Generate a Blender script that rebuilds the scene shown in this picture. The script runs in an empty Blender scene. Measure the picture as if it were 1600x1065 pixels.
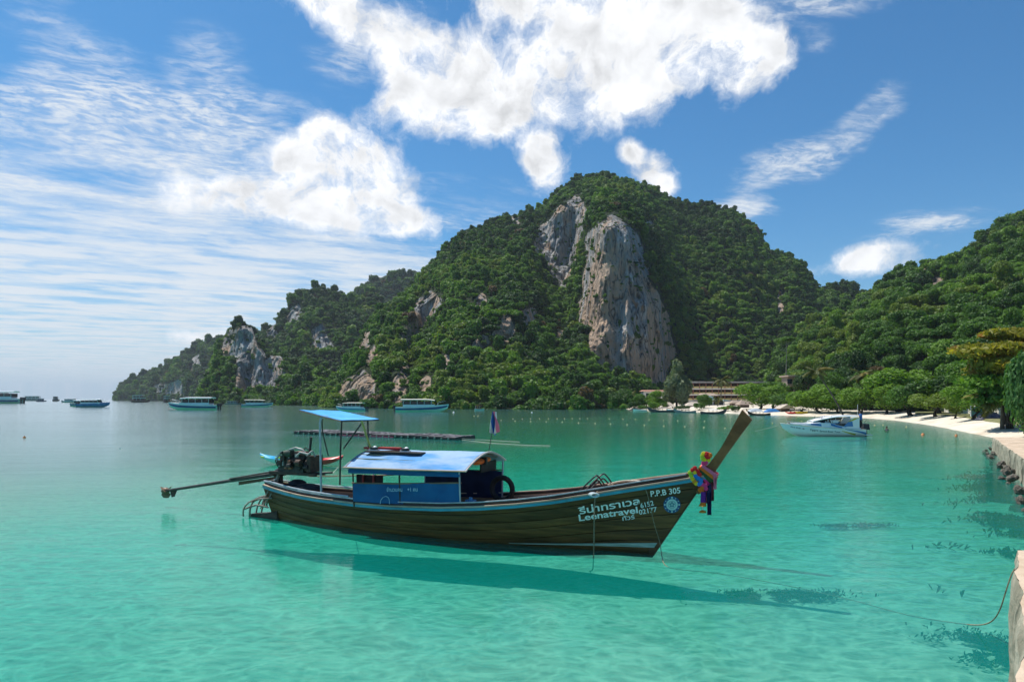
import bpy, math, random
import numpy as np
from mathutils import Vector, Matrix, Euler
S = bpy.context.scene
COL = S.collection
rad = math.radians

# ------------------------------------------------------------------ camera, sky, sun, exposure
H = 3.0            # eye height above the water (standing on the sea wall)
FP = 1066.667      # focal length in photo pixels (24 mm)
YH = 623.0         # horizon row of the photograph
cd = bpy.data.cameras.new('camera'); cam = bpy.data.objects.new('camera', cd); COL.objects.link(cam)
cd.lens = 24; cd.sensor_width = 36; cd.shift_y = (YH-532.5)/1600
cd.clip_start = 0.1; cd.clip_end = 30000
cam.location = (0, 0, H); cam.rotation_euler = (rad(90), 0, 0)
S.camera = cam
def at(px, py, z=0.0):
    y = (H-z)*FP/(py-YH); return Vector(((px-800)/FP*y, y, z))
def atd(px, py, y):
    return Vector(((px-800)/FP*y, y, H-(py-YH)/FP*y))

SUN_EL = rad(63)
SUN_H = Vector((-0.80, 0.60))
TO_SUN = Vector((SUN_H.x*math.cos(SUN_EL), SUN_H.y*math.cos(SUN_EL), math.sin(SUN_EL)))
ld = bpy.data.lights.new('sun', 'SUN'); ld.energy = 5.0; ld.angle = rad(0.53); ld.color = (1, .95, .87)
sun = bpy.data.objects.new('sun', ld); COL.objects.link(sun)
sun.rotation_euler = TO_SUN.to_track_quat('Z', 'Y').to_euler()

S.view_settings.view_transform = 'Standard'; S.view_settings.look = 'None'
S.view_settings.gamma = 1; S.view_settings.use_curve_mapping = False; S.view_settings.exposure = 0.12
S.render.engine = 'CYCLES'
cy = S.cycles
cy.use_denoising = True
try: cy.denoiser = 'OPENIMAGEDENOISE'; cy.denoising_input_passes = 'RGB_ALBEDO_NORMAL'
except Exception: pass
cy.max_bounces = 5; cy.diffuse_bounces = 2; cy.glossy_bounces = 3; cy.transmission_bounces = 3
cy.volume_bounces = 0; cy.transparent_max_bounces = 12
cy.caustics_reflective = False; cy.caustics_refractive = False
cy.sample_clamp_indirect = 6
cy.use_adaptive_sampling = True; cy.adaptive_threshold = 0.012

class NT:
    """small node-tree writer"""
    def __init__(s, tree):
        s.t = tree; tree.nodes.clear()
    def n(s, kind, ins=None, **kw):
        nd = s.t.nodes.new(kind)
        for k, v in kw.items(): setattr(nd, k, v)
        for k, v in (ins or {}).items():
            sock = nd.inputs[k]
            if isinstance(v, bpy.types.NodeSocket): s.t.links.new(v, sock)
            elif isinstance(v, bpy.types.Node): s.t.links.new(v.outputs[0], sock)
            else: sock.default_value = v
        return nd
    def m(s, op, a, b=0.0, c=0.0, clamp=False):
        nd = s.n('ShaderNodeMath', {0: a, 1: b, 2: c}, operation=op); nd.use_clamp = clamp; return nd.outputs[0]
    def vm(s, op, a, b=(0,0,0)):
        nd = s.n('ShaderNodeVectorMath', {0: a, 1: b}, operation=op)
        return nd.outputs['Value' if op in ('LENGTH', 'DOT_PRODUCT', 'DISTANCE') else 'Vector']
    def mr(s, v, a, b, c=0.0, d=1.0, smooth=True):
        return s.n('ShaderNodeMapRange', {0: v, 1: a, 2: b, 3: c, 4: d}, interpolation_type='SMOOTHSTEP' if smooth else 'LINEAR').outputs[0]
    def mix(s, f, a, b, blend='MIX'):
        nd = s.n('ShaderNodeMix', {}, data_type='RGBA', blend_type=blend)
        for i, v in ((0, f), (6, a), (7, b)):
            if isinstance(v, bpy.types.NodeSocket): s.t.links.new(v, nd.inputs[i])
            else: nd.inputs[i].default_value = v if i == 0 else (tuple(v)+(1,))[:4]
        return nd.outputs[2]
    def noise(s, vec, scale, detail=4.0, rough=.55, dist=0.0, dim='3D'):
        return s.n('ShaderNodeTexNoise', {'Vector': vec, 'Scale': scale, 'Detail': detail, 'Roughness': rough, 'Distortion': dist}, noise_dimensions=dim).outputs[0]
    def map(s, vec, loc=(0,0,0), rot=(0,0,0), scale=(1,1,1), kind='POINT'):
        return s.n('ShaderNodeMapping', {'Vector': vec, 'Location': loc, 'Rotation': rot, 'Scale': scale}, vector_type=kind).outputs[0]

def make_world():
    w = bpy.data.worlds.new('World'); S.world = w; w.use_nodes = True
    T = NT(w.node_tree)
    d = T.n('ShaderNodeTexCoord').outputs['Generated']
    sx = T.n('ShaderNodeSeparateXYZ', {0: d})
    x, y, z = sx.outputs
    az = T.m('ARCTAN2', x, y); el = T.m('ARCSINE', z)
    p = T.n('ShaderNodeCombineXYZ', {0: az, 1: el, 2: 0.0}).outputs[0]
    sky = T.n('ShaderNodeTexSky', {}, sky_type='NISHITA', sun_disc=False, sun_elevation=SUN_EL,
              sun_rotation=math.atan2(SUN_H.x, SUN_H.y), altitude=0, air_density=1.0, dust_density=0.6, ozone_density=2.0)
    def ell(px, py, rx, ry, rot=0):
        a = math.atan((px-800)/FP); e = math.atan((YH-py)/math.hypot(FP, px-800))
        k = FP/math.cos(a)
        q = T.map(p, (a, e, 0), (0, 0, rad(rot)), (rx*.98/k, ry*.98/FP, 1), 'TEXTURE')
        return T.m('SUBTRACT', 1.0, T.vm('LENGTH', q), clamp=True)
    def field(bl, op='ADD'):
        acc = None
        for b in bl:
            e = ell(*b); acc = e if acc is None else T.m(op, acc, e)
        return acc
    # heaped fair-weather clouds
    cum = [(490,0,95,50,-15),(565,25,110,60,-20),(650,60,110,75),(655,150,95,75),(725,140,120,100),(820,90,150,130),(885,140,140,85),
           (970,80,150,130),(1060,80,140,120),(1140,90,105,85),(1185,95,70,55),(1090,10,90,70),(755,195,75,50),(930,-30,260,70),
           (300,295,80,50),(375,312,90,45),(440,255,110,60,10),(530,240,115,80),(590,300,95,75),(470,318,110,42),(545,338,130,44),(625,352,110,34),(505,200,45,32),
           (862,262,75,58),(840,236,46,38),(1020,265,55,50),(985,235,28,22),(1045,298,38,28),
           (1345,414,130,36,5),(1392,396,65,34),(325,527,80,24)]
    f = field(cum)
    warp = T.n('ShaderNodeTexNoise', {'Vector': p, 'Scale': 7.0, 'Detail': 5.0, 'Roughness': .6}).outputs[1]
    pw = T.vm('ADD', p, T.vm('MULTIPLY', T.vm('SUBTRACT', warp, (.5,.5,.5)), (.09,.075,0)))
    n1 = T.noise(pw, 9.0, 12.0, .66)
    n2 = T.noise(T.vm('ADD', pw, (-.010, .020, 0)), 11.0, 4.0, .5)
    n4 = T.noise(pw, 11.0, 4.0, .5)
    dens = T.m('MULTIPLY_ADD', T.m('SUBTRACT', n1, .5), 4.6, T.m('SUBTRACT', T.m('MULTIPLY', T.m('MINIMUM', f, 1.05), 1.35), .36))
    mask = T.m('MULTIPLY', T.m('POWER', T.mr(dens, .0, .95, smooth=False), 1.45), T.m('MULTIPLY', T.mr(f, .02, .28), T.mr(el, .0, .05)))
    big = T.noise(T.vm('ADD', pw, (3.1, 1.7, 0)), 5.0, 3.0, .5)
    relief = T.m('MULTIPLY', T.m('SUBTRACT', n4, n2), 1.15)
    body = T.m('MULTIPLY', T.mr(dens, .75, 1.9), T.mr(big, .40, .64, .04, .30))
    lum = T.m('SUBTRACT', T.m('ADD', .965, relief), body)
    lum = T.m('MINIMUM', T.m('MAXIMUM', lum, .66), 1.04)
    lum = T.m('MULTIPLY', lum, 9.9)
    ccol = T.vm('MULTIPLY', T.n('ShaderNodeCombineXYZ', {0: lum, 1: lum, 2: lum}).outputs[0], (.975, .988, 1.01))
    # high thin cloud on a flat layer, so that its streaks run together towards the horizon
    zz = T.m('MAXIMUM', z, .02)
    pl = T.n('ShaderNodeCombineXYZ', {0: T.m('DIVIDE', x, zz), 1: T.m('DIVIDE', y, zz), 2: 0.0}).outputs[0]
    pr = T.map(pl, (0,0,0), (0, 0, rad(-28)), (1, 1, 1))
    wv = T.n('ShaderNodeTexNoise', {'Vector': pr, 'Scale': 1.1, 'Detail': 5.0, 'Roughness': .6}).outputs[1]
    pr2 = T.vm('ADD', pr, T.vm('MULTIPLY', T.vm('SUBTRACT', wv, (.5,.5,.5)), (.42,.42,0)))
    c1 = T.noise(T.map(pr2, (0,0,0), (0,0,0), (.8, 1.6, 1)), 1.5, 8.0, .64)
    c2 = T.noise(T.map(pr2, (3,7,0), (0,0,rad(20)), (6.0, 9.0, 1)), 2.2, 6.0, .62)
    cell = T.mr(c2, .36, .66, .15, 1.0)
    thin = [(110,95,150,75,-25),(230,190,230,100,-25),(390,200,210,90,-15),(80,250,290,120,-8),(330,420,520,160,0),(60,420,360,200,0),(520,420,330,100,0),
            (120,550,460,120,0),(720,310,190,55,-10),(330,100,90,60),(540,85,90,60),(620,30,150,60),(1290,225,180,46,30),(1175,285,90,44,40),(1450,348,160,26,6),(1370,170,80,40,40),(1160,335,80,30),(1300,0,230,34),(500,590,330,50),(1275,75,50,30)]
    g = T.m('MINIMUM', field(thin), 1.1)
    low = T.m('MULTIPLY', T.mr(g, .45, 1.1), T.mr(el, .42, .14))
    band = T.m('ADD', T.m('MULTIPLY', g, .85), T.m('MULTIPLY', T.m('SUBTRACT', c1, .53), 3.0))
    cir = T.m('MULTIPLY', T.mr(band, .05, 1.15), T.m('ADD', T.m('MULTIPLY', cell, T.m('SUBTRACT', 1.0, low)), T.m('MULTIPLY', low, T.mr(c1, .22, .62, .84, 1.0))))
    cir = T.m('MULTIPLY', T.m('MULTIPLY', cir, T.mr(g, .0, .35)), .9)
    # the sky behind
    tint = T.vm('MULTIPLY', sky.outputs[0], (.345, .84, 1.13))
    hz = T.m('POWER', T.m('SUBTRACT', 1.0, T.m('MAXIMUM', z, 0.0)), 14.0)
    tint = T.mix(T.m('MULTIPLY', hz, .9), tint, (5.6, 7.1, 8.0))
    c = T.mix(cir, tint, (7.9, 8.25, 8.6))
    c = T.mix(mask, c, ccol)
    bg = T.n('ShaderNodeBackground', {0: c, 1: .1})
    T.n('ShaderNodeOutputWorld', {0: bg})
    w.cycles.sampling_method = 'MANUAL'; w.cycles.sample_map_resolution = 512
make_world()

# ------------------------------------------------------------------ helpers
rng = np.random.default_rng(7)
def tag(o, label=None, cat=None, group=None, kind=None):
    if label: o['label'] = label
    if cat: o['category'] = cat
    if group: o['group'] = group
    if kind: o['kind'] = kind
    return o
def link(o, parent=None):
    COL.objects.link(o)
    if parent is not None: o.parent = parent
    return o
def empty(name, loc=(0,0,0), rz=0.0, label=None, cat=None, group=None):
    o = bpy.data.objects.new(name, None); o.empty_display_size = .2
    o.location = loc; o.rotation_euler = (0, 0, rz)
    link(o); return tag(o, label, cat, group)
def np_mesh(name, V, Fq, mat=None, smooth=False, sharp=None):
    """V (n,3), Fq (m,k) index array with k = 3 or 4"""
    me = bpy.data.meshes.new(name); V = np.asarray(V, np.float32); Fq = np.asarray(Fq, np.int32)
    m, k = Fq.shape
    me.vertices.add(len(V)); me.vertices.foreach_set('co', V.ravel())
    me.loops.add(m*k); me.loops.foreach_set('vertex_index', Fq.ravel())
    me.polygons.add(m); me.polygons.foreach_set('loop_start', np.arange(0, m*k, k, dtype=np.int32))
    me.polygons.foreach_set('use_smooth', np.full(m, smooth))
    me.update(calc_edges=True); me.validate()
    if sharp: me.set_sharp_from_angle(angle=rad(sharp))
    if mat: me.materials.append(mat)
    return me
def mobj(name, me, parent=None, loc=None, rot=None, scale=None):
    o = bpy.data.objects.new(name, me); link(o, parent)
    if loc is not None: o.location = loc
    if rot is not None: o.rotation_euler = rot
    if scale is not None: o.scale = scale
    return o
class MB:
    """collects shapes and links them as ONE mesh object"""
    def __init__(s): s.v = []; s.f = []
    def add(s, V, F, M=None):
        b = len(s.v)
        for p in V:
            p = Vector(p)
            s.v.append(tuple(M @ p) if M is not None else tuple(p))
        s.f += [tuple(i+b for i in q) for q in F]; return s
    def box(s, c, d, rz=0.0, M=None, taper=1.0):
        x, y, z = d[0]/2, d[1]/2, d[2]/2
        V = [(-x,-y,-z),(x,-y,-z),(x,y,-z),(-x,y,-z),(-x*taper,-y*taper,z),(x*taper,-y*taper,z),(x*taper,y*taper,z),(-x*taper,y*taper,z)]
        F = [(0,3,2,1),(4,5,6,7),(0,1,5,4),(1,2,6,5),(2,3,7,6),(3,0,4,7)]
        A = Matrix.Translation(c) @ Matrix.Rotation(rz, 4, 'Z')
        return s.add(V, F, (M @ A) if M is not None else A)
    def tube(s, pts, r, n=7, cap=True):
        pts = [Vector(p) for p in pts]; k = len(pts)
        rr = r if isinstance(r, (list, tuple)) else [r]*k
        V = []; F = []; prev = None
        for i, p in enumerate(pts):
            t = (pts[min(i+1, k-1)]-pts[max(i-1, 0)])
            t = t.normalized() if t.length > 1e-9 else Vector((0,0,1))
            if prev is None: a = t.orthogonal().normalized()
            else:
                a = prev - t*prev.dot(t); a = a.normalized() if a.length > 1e-6 else t.orthogonal().normalized()
            prev = a; b = t.cross(a)
            for j in range(n):
                q = 2*math.pi*j/n; V.append(p + (a*math.cos(q)+b*math.sin(q))*rr[i])
        for i in range(k-1):
            for j in range(n):
                F.append((i*n+j, i*n+(j+1)%n, (i+1)*n+(j+1)%n, (i+1)*n+j))
        if cap: F.append(tuple(range(n-1, -1, -1))); F.append(tuple((k-1)*n+j for j in range(n)))
        return s.add(V, F)
    def ball(s, c, r, nu=10, nv=7, M=None):
        r = (r, r, r) if isinstance(r, (int, float)) else r
        V = [(c[0], c[1], c[2]-r[2])]; F = []
        for i in range(1, nv):
            a = -math.pi/2+math.pi*i/nv
            for j in range(nu):
                b = 2*math.pi*j/nu
                V.append((c[0]+r[0]*math.cos(a)*math.cos(b), c[1]+r[1]*math.cos(a)*math.sin(b), c[2]+r[2]*math.sin(a)))
        V.append((c[0], c[1], c[2]+r[2])); L = len(V)-1
        for j in range(nu):
            F.append((0, 1+(j+1)%nu, 1+j)); F.append((L, L-nu+j, L-nu+(j+1)%nu))
        for i in range(nv-2):
            for j in range(nu): F.append((1+i*nu+j, 1+i*nu+(j+1)%nu, 1+(i+1)*nu+(j+1)%nu, 1+(i+1)*nu+j))
        return s.add(V, F, M)
    def prism(s, poly, ex):
        """closed polygon of 3-D points pushed along ex"""
        ex = Vector(ex); n = len(poly); P = [Vector(p) for p in poly]
        V = P+[p+ex for p in P]
        F = [tuple(range(n-1, -1, -1)), tuple(range(n, 2*n))]+[(i, (i+1) % n, n+(i+1) % n, n+i) for i in range(n)]
        return s.add(V, F)
    def grid(s, P, th=None):
        """P[i][j] points; th = thickness along the normal downwards (solid sheet)"""
        nu, nv = len(P), len(P[0]); V = [Vector(P[i][j]) for i in range(nu) for j in range(nv)]
        F = [(i*nv+j, (i+1)*nv+j, (i+1)*nv+j+1, i*nv+j+1) for i in range(nu-1) for j in range(nv-1)]
        if th is not None:
            N = []
            for i in range(nu):
                for j in range(nv):
                    a = Vector(P[min(i+1,nu-1)][j])-Vector(P[max(i-1,0)][j]); b = Vector(P[i][min(j+1,nv-1)])-Vector(P[i][max(j-1,0)])
                    nn = a.cross(b); N.append(nn.normalized() if nn.length > 1e-9 else Vector((0,0,1)))
            n0 = nu*nv
            V += [V[k]-N[k]*th for k in range(n0)]
            F += [tuple(n0+i for i in reversed(q)) for q in F[:]]
            rim = [i*nv for i in range(nu)]+[(nu-1)*nv+j for j in range(1, nv)]+[i*nv+nv-1 for i in range(nu-2, -1, -1)]+[j for j in range(nv-2, 0, -1)]
            for a, b in zip(rim, rim[1:]+rim[:1]): F.append((b, a, n0+a, n0+b))
        return s.add(V, F)
    def lathe(s, prof, n=12, M=None):
        """prof [(r, z)] about the z axis"""
        V = []; F = []
        for r, z in prof:
            for j in range(n): V.append((r*math.cos(2*math.pi*j/n), r*math.sin(2*math.pi*j/n), z))
        for i in range(len(prof)-1):
            for j in range(n): F.append((i*n+j, i*n+(j+1) % n, (i+1)*n+(j+1) % n, (i+1)*n+j))
        F.append(tuple(range(n-1, -1, -1))); F.append(tuple((len(prof)-1)*n+j for j in range(n)))
        return s.add(V, F, M)
    def mesh(s, name, mat, smooth=True, sharp=38):
        me = bpy.data.meshes.new(name); me.from_pydata(s.v, [], s.f); me.update()
        if smooth:
            me.polygons.foreach_set('use_smooth', [True]*len(me.polygons)); me.set_sharp_from_angle(angle=rad(sharp))
        if mat: me.materials.append(mat)
        return me
    def build(s, name, mat, parent=None, smooth=True, sharp=38, loc=None, rot=None):
        return mobj(name, s.mesh(name, mat, smooth, sharp), parent, loc, rot)

# numpy value noise
def _hash(i, j, k, seed):
    h = (i*374761393 + j*668265263 + k*2147483647 + seed*974634541) & 0xFFFFFFFF
    h = ((h ^ (h >> 13))*1274126177) & 0xFFFFFFFF
    h = ((h ^ (h >> 16))*2246822519) & 0xFFFFFFFF
    return ((h ^ (h >> 15)) & 0xFFFFFF)/float(0xFFFFFF)
def vnoise(x, y, z, seed=0):
    x, y, z = np.broadcast_arrays(np.asarray(x, float), np.asarray(y, float), np.asarray(z, float))
    i, j, k = (np.floor(q).astype(np.int64) for q in (x, y, z))
    u, v, w = x-i, y-j, z-k
    u, v, w = (q*q*q*(q*(q*6-15)+10) for q in (u, v, w))
    o = 0
    for a in (0, 1):
        for b in (0, 1):
            for c in (0, 1):
                o = o + _hash(i+a, j+b, k+c, seed)*(u if a else 1-u)*(v if b else 1-v)*(w if c else 1-w)
    return o*2-1
def fbm(x, y, z, seed=0, oct=4, gain=.5):
    o = 0; a = 1.0; t = 0
    for q in range(oct):
        o = o+a*vnoise(x*2**q, y*2**q, z*2**q, seed+q*17); t += a; a *= gain
    return o/t
def sm(a, b, x):
    t = np.clip((x-a)/(b-a), 0, 1); return t*t*(3-2*t)
def lerp_tab(tab, x):
    return np.interp(x, [p[0] for p in tab], [p[1] for p in tab])

# ------------------------------------------------------------------ materials
MATS = {}
def pm(name, c1, c2=None, scale=3.0, rough=.6, bump=0.0, bscale=None, metallic=0.0, stretch=(1,1,1), contrast=(.35,.65), detail=5.0, spec=.4, c3=None, coord='Object', coat=0.0, rand=0.0):
    if name in MATS: return MATS[name]
    m = bpy.data.materials.new(name); m.use_nodes = True; T = NT(m.node_tree)
    tc = T.n('ShaderNodeTexCoord').outputs[coord]
    v = T.map(tc, (0,0,0), (0,0,0), stretch)
    col = None
    if c2 is not None:
        nz = T.noise(v, scale, detail, .6)
        col = T.mix(T.mr(nz, *contrast), c1, c2)
        if c3 is not None:
            col = T.mix(T.mr(T.noise(T.vm('ADD', v, (7.3, 1.9, 4.1)), scale*.45, 6.0, .65), .52, .68), col, c3)
    else: col = tuple(c1)+(1,)
    if rand:
        r = T.n('ShaderNodeObjectInfo').outputs['Random']
        col = T.mix(1.0, col, T.n('ShaderNodeCombineXYZ', {0: T.mr(r,0,1,1-rand,1+rand,False), 1: T.mr(r,0,1,1-rand,1+rand,False), 2: T.mr(r,0,1,1-rand,1+rand,False)}).outputs[0], 'MULTIPLY')
    ins = {'Base Color': col, 'Roughness': rough, 'Metallic': metallic, 'Specular IOR Level': spec, 'Coat Weight': coat}
    if bump:
        b = T.n('ShaderNodeBump', {'Height': T.noise(v, bscale or scale*4, 4.0, .6), 'Distance': bump, 'Strength': 1.0})
        ins['Normal'] = b.outputs[0]
    T.n('ShaderNodeOutputMaterial', {0: T.n('ShaderNodeBsdfPrincipled', ins).outputs[0]})
    MATS[name] = m; return m
def leaf_mat(name, a, b, trans=.36, c=None):
    if name in MATS: return MATS[name]
    m = bpy.data.materials.new(name); m.use_nodes = True; T = NT(m.node_tree)
    r = T.n('ShaderNodeObjectInfo').outputs['Random']
    tc = T.n('ShaderNodeTexCoord').outputs['Object']
    nz = T.noise(tc, 2.3, 3.0)
    k = T.m('ADD', T.m('MULTIPLY', r, .6), T.m('MULTIPLY', T.mr(nz, .3, .7), .4))
    col = T.mix(k, a, b)
    if c is not None: col = T.mix(T.mr(T.noise(tc, 4.1, 2.0), .55, .66), col, c)
    p = T.n('ShaderNodeBsdfPrincipled', {'Base Color': col, 'Roughness': .55, 'Specular IOR Level': .3}).outputs[0]
    t = T.n('ShaderNodeBsdfTranslucent', {0: T.mix(1.0, col, (1.3, 1.35, .6), 'MULTIPLY')}).outputs[0]
    T.n('ShaderNodeOutputMaterial', {0: T.n('ShaderNodeMixShader', {0: trans, 1: p, 2: t}).outputs[0]})
    MATS[name] = m; return m
LEAF = [leaf_mat('leaf_deep_green', (.023,.066,.011), (.056,.128,.018)),
        leaf_mat('leaf_mid_green', (.052,.132,.014), (.102,.205,.022)),
        leaf_mat('leaf_fresh_green', (.100,.215,.018), (.172,.295,.030)),
        leaf_mat('leaf_olive_yellow', (.115,.185,.020), (.19,.255,.034)),
        leaf_mat('leaf_rust_brown', (.11,.07,.028), (.16,.11,.045))]
LEAF_AUTUMN = leaf_mat('leaf_almond_yellow', (.20,.22,.025), (.36,.30,.04), .45, (.38,.20,.04))
LEAF_BROAD = leaf_mat('leaf_broad_glossy', (.045,.13,.026), (.09,.20,.05), .35)
LEAF_PINE = leaf_mat('leaf_casuarina', (.15,.20,.10), (.22,.26,.14), .3)
LEAF_PALM = leaf_mat('leaf_palm', (.06,.085,.016), (.13,.13,.03), .3)
LEAF_PALM_DRY = leaf_mat('leaf_palm_yellowing', (.12,.13,.025), (.26,.20,.04), .3)
BARK = pm('bark', (.09,.07,.05), (.20,.17,.13), 6, .9, .03, stretch=(1,1,.25))
BARK_DARK = pm('bark_dark', (.03,.022,.016), (.075,.058,.042), 6, .9, .03, stretch=(1,1,.25))
# ------------------------------------------------------------------ water
def make_water():
    m = bpy.data.materials.new('sea_water'); m.use_nodes = True; T = NT(m.node_tree)
    g = T.n('ShaderNodeNewGeometry').outputs['Position']
    flat = T.vm('MULTIPLY', g, (1, 1, 0))
    a = T.noise(T.map(flat, (0,0,0), (0,0,rad(20)), (.55,1.5,1)), 1.9, 5.0, .62, .3)
    b = T.noise(T.map(flat, (5,3,0), (0,0,rad(-12)), (.35,1.0,1)), .42, 3.0, .55, .4)
    c = T.noise(T.map(flat, (9,1,0), (0,0,rad(35)), (1,1.6,1)), 6.5, 3.0, .6, .2)
    hgt = T.m('ADD', T.m('ADD', T.m('MULTIPLY', a, .062), T.m('MULTIPLY', b, .17)), T.m('MULTIPLY', c, .016))
    calm = T.mr(T.noise(T.map(flat, (0,0,0), (0,0,rad(8)), (.010,.045,1)), 1.0, 3.0), .35, .65, .55, 1.25)
    bump = T.n('ShaderNodeBump', {'Height': T.m('MULTIPLY', hgt, calm), 'Distance': 1.0, 'Strength': 1.0}).outputs[0]
    # net of focused light, painted as a cell pattern into the transparent colour
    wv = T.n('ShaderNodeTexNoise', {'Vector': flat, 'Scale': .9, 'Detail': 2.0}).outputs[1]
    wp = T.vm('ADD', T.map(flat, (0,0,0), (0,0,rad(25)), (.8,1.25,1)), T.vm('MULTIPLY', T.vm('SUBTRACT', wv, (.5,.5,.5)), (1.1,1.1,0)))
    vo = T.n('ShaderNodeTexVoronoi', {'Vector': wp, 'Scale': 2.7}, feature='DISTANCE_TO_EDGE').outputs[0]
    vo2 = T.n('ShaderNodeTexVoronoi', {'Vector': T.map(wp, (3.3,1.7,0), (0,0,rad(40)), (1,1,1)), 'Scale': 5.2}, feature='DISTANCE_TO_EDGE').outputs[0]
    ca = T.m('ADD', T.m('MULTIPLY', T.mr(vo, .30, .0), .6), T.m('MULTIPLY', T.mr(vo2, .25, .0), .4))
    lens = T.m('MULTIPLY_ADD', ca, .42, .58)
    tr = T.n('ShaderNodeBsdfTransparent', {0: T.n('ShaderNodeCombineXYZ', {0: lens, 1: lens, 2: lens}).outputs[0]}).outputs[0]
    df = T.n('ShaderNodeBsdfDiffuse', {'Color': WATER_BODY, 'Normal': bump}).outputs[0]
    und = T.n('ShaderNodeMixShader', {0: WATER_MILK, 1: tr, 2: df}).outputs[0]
    calm_b = T.n('ShaderNodeBump', {'Height': T.m('MULTIPLY', hgt, calm), 'Distance': .3, 'Strength': 1.0}).outputs[0]
    fr = T.n('ShaderNodeFresnel', {'IOR': 1.16, 'Normal': calm_b}).outputs[0]
    gl = T.n('ShaderNodeBsdfGlossy', {'Color': (1,1,1,1), 'Roughness': .11, 'Normal': calm_b}).outputs[0]
    sh = T.n('ShaderNodeMixShader', {0: fr, 1: und, 2: gl}).outputs[0]
    vol = T.n('ShaderNodeVolumeAbsorption', {'Color': WATER_ABS, 'Density': WATER_DENS}).outputs[0]
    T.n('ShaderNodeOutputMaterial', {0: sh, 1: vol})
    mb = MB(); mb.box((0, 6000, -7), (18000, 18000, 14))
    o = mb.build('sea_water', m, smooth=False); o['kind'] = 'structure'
WATER_BODY = (.0, .36, .27, 1); WATER_MILK = .33; WATER_ABS = (.0, .95, .885, 1); WATER_DENS = .46
make_water()

# shoreline of the far beach, found once: (x, y) of the water's edge from the open bay round to the sea wall
SHORE_PX = [(880,639.2),(960,640.2),(1000,641),(1050,642),(1100,644),(1150,646),(1180,647.6),(1240,649.3),(1300,651),(1350,653),(1400,656.6),(1430,660.5),(1480,669),(1520,677.5),(1545,682.5),(1570,687.5),(1620,694),(1700,704),(1900,720)]
SHORE_D = [(p, H*FP/(y-YH)) for p, y in SHORE_PX]
WALL = [(1.2,1.6),(3.28,4.40),(6.02,8.12),(8.8,8.4),(10.2,12.0),(18.07,24.1),(28.3,40.2)]
def seg_dist(x, y, pts):
    d = np.full(np.shape(x), 1e9)
    for (ax, ay), (bx, by) in zip(pts, pts[1:]):
        vx, vy = bx-ax, by-ay; t = np.clip(((x-ax)*vx+(y-ay)*vy)/(vx*vx+vy*vy), 0, 1)
        d = np.minimum(d, np.hypot(x-ax-t*vx, y-ay-t*vy))
    return d
SHORE_XY = [((p-800)/FP*d, d) for p, d in SHORE_D]
def grid_faces(nu, nv):
    i, j = np.meshgrid(np.arange(nu-1), np.arange(nv-1), indexing='ij')
    a = (i*nv+j).ravel()
    return np.stack([a, a+nv, a+nv+1, a+1], 1)
SAND_BED = pm('seabed_sand', (.52,.50,.38), (.66,.62,.49), .9, .95, .02, bscale=5, contrast=(.3,.7))
def bed_depth(dw): return .50+.022*dw+.058*(np.sqrt(np.maximum(dw-15, 0)**2+16)-4)
def make_seabed():
    r = np.concatenate([np.linspace(.5, 40, 110), np.geomspace(41, 9000, 60)])
    a = np.linspace(rad(-88), rad(88), 130)
    R, A = np.meshgrid(r, a, indexing='ij')
    x, y = R*np.sin(A), R*np.cos(A)-2
    dw = seg_dist(x, y, WALL); ds = seg_dist(x, y, SHORE_XY[4:])
    z = -np.minimum(np.minimum(bed_depth(dw), .08+.03*ds+.035*np.maximum(ds-15, 0)), 9.0)
    z += .05*fbm(x*.5, y*.5, 0, 3)*np.clip(8.0/R, 0, 1)
    z = np.maximum(z, -11)
    o = mobj('seabed', np_mesh('seabed', np.stack([x, y, z], -1).reshape(-1, 3), grid_faces(*x.shape)[:, ::-1], SAND_BED, True)); o['kind'] = 'structure'
make_seabed()
def bed_z(x, y):
    return float(-bed_depth(seg_dist(np.array(x), np.array(y), WALL)))

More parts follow.
